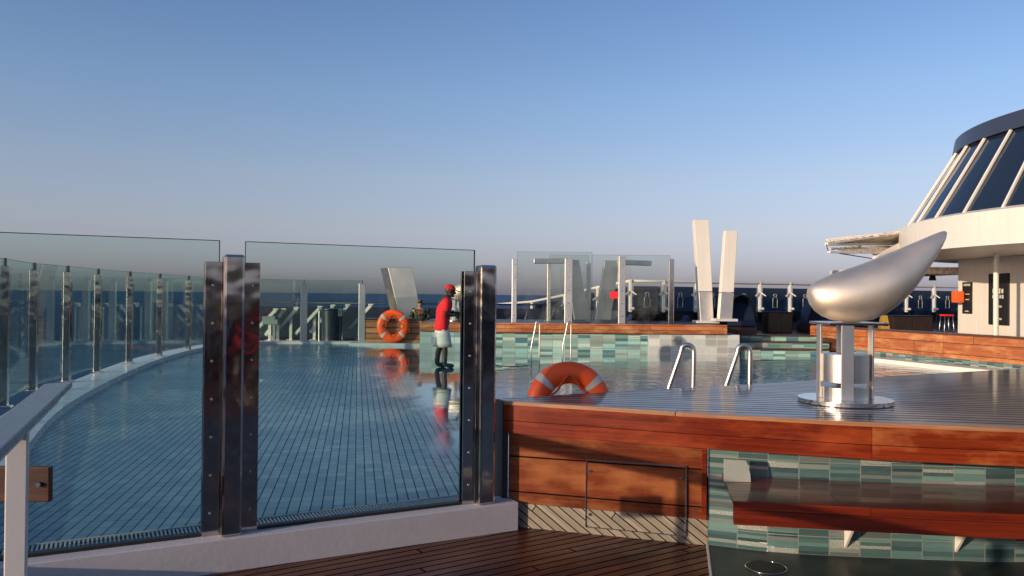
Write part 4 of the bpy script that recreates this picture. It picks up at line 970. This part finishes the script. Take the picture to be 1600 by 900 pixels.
def head(mb, c, tilt, sc_=1.0):                       # face towards +x
    mt = Matrix.Rotation(tilt, 3, 'Y'); c = Vector(c); P = lambda x, y, z: c + mt @ Vector((x, y, z)) * sc_
    mb.sphere(P(-.005, 0, .02), (.098 * sc_, .076 * sc_, .098 * sc_), mt)
    mb.sphere(P(.022, 0, -.045), (.070 * sc_, .058 * sc_, .072 * sc_), mt)
    mb.sphere(P(.075, 0, -.090), (.022 * sc_, .026 * sc_, .020 * sc_), mt)
    mb.sphere(P(.100, 0, -.022), (.022 * sc_, .017 * sc_, .024 * sc_), mt)
    mb.sphere(P(.090, 0, -.062), (.014 * sc_, .026 * sc_, .007 * sc_), mt)
    for s in (-1, 1):
        mb.sphere(P(-.008, s * .078, -.012), (.018 * sc_, .010 * sc_, .032 * sc_), mt)
        mb.sphere(P(.083, s * .033, .006), (.010 * sc_, .013 * sc_, .009 * sc_), mt, mi=1)
    return mb
def fingers(verts, edges, wi, palm, dirv, curl, side, thumb):
    """palm vertex and five finger chains hung on wrist wi"""
    d = Vector(dirv).normalized(); s = Vector(side).normalized(); cdir = Vector(curl).normalized()
    pv = len(verts); p0 = Vector(verts[wi][0]) + d * .045; verts.append((tuple(p0), (.026, .018))); edges.append((wi, pv))
    for k_, (o_, ln) in enumerate(((-.027, .060), (-.009, .070), (.009, .066), (.027, .052))):
        b = p0 + d * .030 + s * o_; m_ = b + d * ln * .45 + cdir * .012; e = m_ + d * ln * .15 + cdir * ln * .55
        i0 = len(verts); verts += [(tuple(b), .0105), (tuple(m_), .0095), (tuple(e), .008)]; edges += [(pv, i0), (i0, i0 + 1), (i0 + 1, i0 + 2)]
    b = p0 - s * .034 * thumb - d * .012; e = b + d * .045 + cdir * .02 - s * .008 * thumb
    i0 = len(verts); verts += [(tuple(b), .012), (tuple(e), .009)]; edges += [(pv, i0), (i0, i0 + 1)]

# man cleaning, side view, facing right
wq = gz(690, 573, .182)
man = thing('person', 'man in red cap, red shirt and white shorts cleaning with a long pole', 'person', (wq.x, wq.y, .166))
man.rotation_euler[2] = R(16)
v = [((0, 0, .92), (.125, .15)), ((.015, 0, 1.08), (.105, .135)), ((.05, 0, 1.28), (.115, .155)), ((.085, 0, 1.42), (.075, .11)), ((.115, 0, 1.49), .054), ((.135, 0, 1.54), .052)]
e = [(0, 1), (1, 2), (2, 3), (3, 4), (4, 5)]
for s in (-1, 1):
    i = len(v); dx = .06 * s
    v += [((0, s * .09, .84), .092), ((.02 - dx * .3, s * .10, .48), .060), ((-.005 - dx * .9, s * .10, .30), .058), ((-.02 - dx, s * .10, .09), .042), ((.02 - dx, s * .105, .045), .042), ((.15 - dx, s * .115, .035), .036)]
    e += [(0, i), (i, i + 1), (i + 1, i + 2), (i + 2, i + 3), (i + 3, i + 4), (i + 4, i + 5)]
    i = len(v)
    if s < 0: arm = [((.075, -.17, 1.40), .058), ((.03, -.235, 1.26), .047), ((.01, -.245, 1.13), .040), ((.13, -.19, 1.105), .036), ((.235, -.10, 1.09), .026)]
    else: arm = [((.085, .17, 1.40), .058), ((.09, .235, 1.26), .047), ((.10, .235, 1.14), .040), ((.19, .15, 1.15), .036), ((.27, .03, 1.15), .026)]
    v += arm; e += [(3, i), (i, i + 1), (i + 1, i + 2), (i + 2, i + 3), (i + 3, i + 4)]
    fingers(v, e, i + 4, None, (.75, .35 if s < 0 else -.45, -.12), (.2, 0 if s < 0 else 0, -1), (0, 0, 1) if False else (.3, .0, .9), -1 if s < 0 else 1)
body = skin('body', v, e, [M['skindark'], M['black']], man)
mb = head(MB(), (.165, 0, 1.605), R(12), 1.12); add_to(body, mb)
def loft(mb, rings, n=22, fold=0.0, seed=1, cap=True):
    rr_ = random.Random(seed); ph = [rr_.uniform(0, 6.28) for _ in range(3)]; prev = None; allr = []
    for q_, (c_, ax_, rx, ry) in enumerate(rings):
        c_ = Vector(c_); z_ = Vector(ax_).normalized(); x_ = Vector((1, 0, 0)) - z_ * z_.x
        if x_.length < .2: x_ = Vector((0, 0, 1)) - z_ * z_.z
        x_.normalize(); y_ = z_.cross(x_); ring = []
        for j_ in range(n):
            a_ = 2 * math.pi * j_ / n; f_ = 1 + fold * (math.sin(5 * a_ + ph[0] + q_ * .9) + .6 * math.sin(9 * a_ + ph[1] - q_ * 1.3))
            ring.append(mb.bm.verts.new(c_ + x_ * math.cos(a_) * rx * f_ + y_ * math.sin(a_) * ry * f_))
        allr.append(ring)
    for A, B in zip(allr, allr[1:]):
        for j_ in range(n): mb.bm.faces.new((A[j_], A[(j_ + 1) % n], B[(j_ + 1) % n], B[j_])).smooth = True
    if cap: mb.bm.faces.new(allr[0][::-1]); mb.bm.faces.new(allr[-1])
    return mb
Z = (0, 0, 1)
mb = loft(MB(), [((-.005, 0, .775), Z, .150, .195), ((-.004, 0, .84), Z, .150, .195), ((0, 0, .95), Z, .146, .190), ((.005, 0, 1.06), Z, .138, .184), ((.02, 0, 1.18), Z, .142, .192), ((.042, 0, 1.30), Z, .142, .200), ((.062, 0, 1.38), Z, .120, .195), ((.078, 0, 1.43), Z, .090, .150), ((.098, 0, 1.475), (.3, 0, 1), .064, .075)], fold=.018)
for s_, pts_ in ((-1, [((.062, -.13, 1.40), .080), ((.055, -.20, 1.375), .078), ((.042, -.238, 1.29), .074), ((.028, -.250, 1.17), .074)]), (1, [((.065, .13, 1.40), .080), ((.075, .20, 1.375), .078), ((.090, .238, 1.29), .074), ((.096, .246, 1.17), .074)])):
    rings_ = []
    for q_ in range(4):
        d_ = Vector(pts_[min(q_ + 1, 3)][0]) - Vector(pts_[max(q_ - 1, 0)][0]); rings_.append((pts_[q_][0], d_, pts_[q_][1], pts_[q_][1]))
    loft(mb, rings_, 14, .02, 3)
BASE[man.name] = Vector((0, 0, 0))
bmesh.ops.recalc_face_normals(mb.bm, faces=mb.bm.faces); obj('red_shirt', mb, M['red'], man)
mb = MB(); loft(mb, [((0, 0, .97), Z, .135, .17), ((0, 0, .86), Z, .150, .188), ((.0, 0, .76), Z, .152, .195), ((.0, 0, .70), Z, .13, .18)], fold=.015, seed=4)
for s_ in (-1, 1): loft(mb, [((.0, s_ * .088, .80), Z, .128, .098), ((.008 - .01 * s_, s_ * .100, .68), Z, .142, .108), ((.012 - .022 * s_, s_ * .108, .53), Z, .150, .115), ((.012 - .034 * s_, s_ * .112, .43), Z, .148, .116), ((.012 - .034 * s_, s_ * .112, .445), Z, .12, .095)], 20, .022, 6 + s_)
bmesh.ops.recalc_face_normals(mb.bm, faces=mb.bm.faces); obj('white_shorts', mb, M['whitecloth'], man)
for s in (-1, 1):
    dx = .06 * s; v = [((-.01 - dx * .95, s * .10, .24), .062), ((-.02 - dx, s * .10, .12), .054), ((-.01 - dx, s * .10, .055), .054), ((.10 - dx, s * .11, .045), .050), ((.185 - dx, s * .115, .036), .038)]
    skin('boot', v, [(0, 1), (1, 2), (2, 3), (3, 4)], [M['boot']], man)
mb = MB(); mt = Matrix.Rotation(R(12), 3, 'Y'); c = Vector((.160, 0, 1.634))
nn = 24; prevr = None
for k_ in range(7):
    a = math.pi / 2 * k_ / 6; ringv = [mb.bm.verts.new(c + mt @ Vector((.124 * math.cos(a) * math.cos(b), .100 * math.cos(a) * math.sin(b), .104 * math.sin(a)))) for b in [2 * math.pi * j / nn for j in range(nn)]] if k_ < 6 else [mb.bm.verts.new(c + mt @ Vector((0, 0, .104)))]
    if prevr:
        for j in range(nn):
            f = mb.bm.faces.new((prevr[j], prevr[(j + 1) % nn], ringv[(j + 1) % nn], ringv[j]) if k_ < 6 else (prevr[j], prevr[(j + 1) % nn], ringv[0])); f.smooth = True
    prevr = ringv
br = [c + mt @ Vector((.095 + .145 * math.cos(t_), .088 * math.sin(t_), .004 - .012 * math.cos(t_))) for t_ in [R(-90) + R(180) * i / 10 for i in range(11)]]
mb.hexa([q - Vector((0, 0, .006)) for q in br], [q + Vector((0, 0, .006)) for q in br])
BASE['person_tmp'] = Vector((0, 0, 0))
bmesh.ops.recalc_face_normals(mb.bm, faces=mb.bm.faces); BASE[man.name] = Vector((0, 0, 0)); obj('cap', mb, M['red'], man)
# long pole with a floor squeegee
rz = Matrix.Rotation(man.rotation_euler[2], 3, 'Z'); W = lambda x, y, z: Vector((wq.x, wq.y, .166)) + rz @ Vector((x, y, z))
pr = thing('cleaning_pole', 'long thin cleaning pole with squeegee held by the man in red', 'pole', W(.95, -.02, .01))
p0, p1 = W(.22, -.01, 1.20), W(.93, -.02, .04)
mb = MB(); mb.tube([p0, p1], .013, 8); obj('shaft', mb, M['boot'], pr)
mb = MB(); mb.box(p1, (.05, .5, .04), man.rotation_euler[2], bevel=.008); obj('squeegee_head', mb, M['boot'], pr)
mb = MB(); hp = smooth_path([(0, 0), (1, 0)], 1); pts = [W(.32, -.06, 1.10), W(.45, -.05, .85), W(.66, -.05, .52), W(.85, -.1, .25), W(1.0, -.2, .06), W(1.3, -.4, .035), W(1.8, -.3, .035)]
mb.tube(pts, .010, 8); tag(obj('hose', mb, M['boot']), 'dark thin hose hanging from the hands of the man in red', 'hose')

# seated man behind the plank wall, facing the camera
sq = ax(657, 24.9, .14)
ch = thing('deck_chair', 'dark deck chair under the seated man behind the plank wall', 'chair', sq)
mb = MB(); mb.box((sq.x, sq.y, .62), (.56, .52, .07), bevel=.02); obj('seat', mb, M['black'], ch)
mb = MB(); mb.box((sq.x, sq.y + .27, .95), (.54, .05, .60), bevel=.02); obj('backrest', mb, M['navycloth'], ch)
for sx in (-.25, .25):
    for sy in (-.22, .22): mb = MB(); mb.box((sq.x + sx, sq.y + sy, .36), (.04, .04, .445)); obj('leg', mb, M['black'], ch)
sm = thing('person', 'man seated in camouflage jacket, cap and sunglasses behind the plank wall', 'person', (sq.x, sq.y, .14)); sm.rotation_euler[2] = R(-80)
BASE[sm.name] = Vector((0, 0, 0))
z0 = .52
v = [((0, 0, z0 + .11), (.13, .16)), ((-.02, 0, z0 + .32), (.12, .16)), ((-.01, 0, z0 + .52), (.11, .15)), ((.01, 0, z0 + .60), .055), ((.02, 0, z0 + .66), .052)]; e = [(0, 1), (1, 2), (2, 3), (3, 4)]
for s in (-1, 1):
    i = len(v); v += [((.08, s * .10, z0 + .09), .09), ((.42, s * .12, z0 + .08), .065), ((.45, s * .12, z0 - .18), .055), ((.43, s * .12, .09), .042), ((.56, s * .13, .035), .036)]; e += [(0, i), (i, i + 1), (i + 1, i + 2), (i + 2, i + 3), (i + 3, i + 4)]
    i = len(v); v += [((0, s * .19, z0 + .50), .06), ((.03, s * .30, z0 + .28), .045), ((.20, s * .16, z0 + .20), .034), ((.25, s * .09, z0 + .19), .026)]; e += [(2, i), (i, i + 1), (i + 1, i + 2), (i + 2, i + 3)]
    fingers(v, e, i + 3, None, (.6, -s * .6, -.1), (.1, 0, -1), (.6, s * .6, .1), 1)
bd2 = skin('body', v, e, [M['skinlight'], M['black']], sm); add_to(bd2, head(MB(), (.045, 0, z0 + .755), R(2)))
v = [((0, 0, z0 + .08), (.155, .19)), ((-.02, 0, z0 + .32), (.145, .19)), ((-.01, 0, z0 + .51), (.13, .175)), ((.0, 0, z0 + .58), .085)]; e = [(0, 1), (1, 2), (2, 3)]
for s in (-1, 1): i = len(v); v += [((0, s * .20, z0 + .50), .082), ((.03, s * .31, z0 + .28), .068), ((.19, s * .17, z0 + .205), .052)]; e += [(2, i), (i, i + 1), (i + 1, i + 2)]
skin('camouflage_jacket', v, e, [M['camo']], sm)
v = [((.09, 0, z0 + .14), (.085, .075)), ((.085, 0, z0 + .36), (.085, .07)), ((.075, 0, z0 + .52), (.07, .045))]; skin('red_shirt', v, [(0, 1), (1, 2)], [M['red']], sm)
v = [((0, 0, z0 + .10), (.15, .18))]; e = []
for s in (-1, 1): i = len(v); v += [((.08, s * .10, z0 + .09), .10), ((.42, s * .12, z0 + .08), .078), ((.45, s * .12, .2), .07)]; e += [(0, i), (i, i + 1), (i + 1, i + 2)]
skin('trousers', v, e, [M['navycloth']], sm)
mb = MB(); c = Vector((.04, 0, z0 + .79)); mb.sphere(c, (.112, .09, .075)); mb.box(c + Vector((.12, 0, .0)), (.12, .14, .014), bevel=.004); obj('camouflage_cap', mb, M['camo'], sm)
mb = MB(); c = Vector((.045, 0, z0 + .765))
for s in (-1, 1): mb.box(c + Vector((.092, s * .036, -.005)), (.014, .056, .038), bevel=.005); mb.bar(c + Vector((.09, s * .066, 0)), c + Vector((-.01, s * .082, 0)), .006, .008)
mb.box(c + Vector((.096, 0, .004)), (.008, .02, .008)); obj('sunglasses', mb, M['black'], sm)

# ------------------------------------------------------------------ wall and tables added behind the camera for the steel posts to reflect
aft = thing('aft_deckhouse', 'dark brown deckhouse wall behind the viewpoint, seen only in reflections', 'building', (6, -7, 0))
mb = MB(); mb.prism([(.6, -7), (15, -4.5), (15, -9), (.6, -9)], 0, 2.1); obj('wall', mb, M['brownpanel'], aft)
for i in range(9):
    x = 1.2 + i * 1.5; y = -7 + (x - .6) * 2.5 / 14.4 + .02
    mb = MB(); mb.bar((x, y, 1.15), (x + 1.1, y + .19, 1.15), .06, 1.5); f_ = obj('window', mb, M['window'], aft)
    mb = MB(); mb.bar((x - .2, y + .02, .0), (x - .2, y + .02, 2.08), .10, .10, up=(0, 1, 0)); obj('pillar', mb, M['cream'] if i % 3 == 0 else M['darkwood'], aft)
for i, c_ in enumerate((3, 5.2, 6.8)):
    q = Vector((c_, -3.6 + .1 * i, 0)); tb = thing('deck_table', ['red topped round table behind the viewpoint, nearest the glass fence', 'middle red topped table behind the viewpoint', 'red topped table behind the viewpoint, nearest the platform'][i], 'table', q, 'tables behind the viewpoint')
    mb = MB(); mb.cyl((q.x, q.y, .72), .55, .05, 28, bevel=.01); obj('tabletop', mb, M['red'], tb)
    mb = MB(); mb.cyl((q.x, q.y, .03), .04, .69, 12); mb.cyl((q.x, q.y, 0), .28, .03, 20); obj('leg', mb, M['steel'], tb)
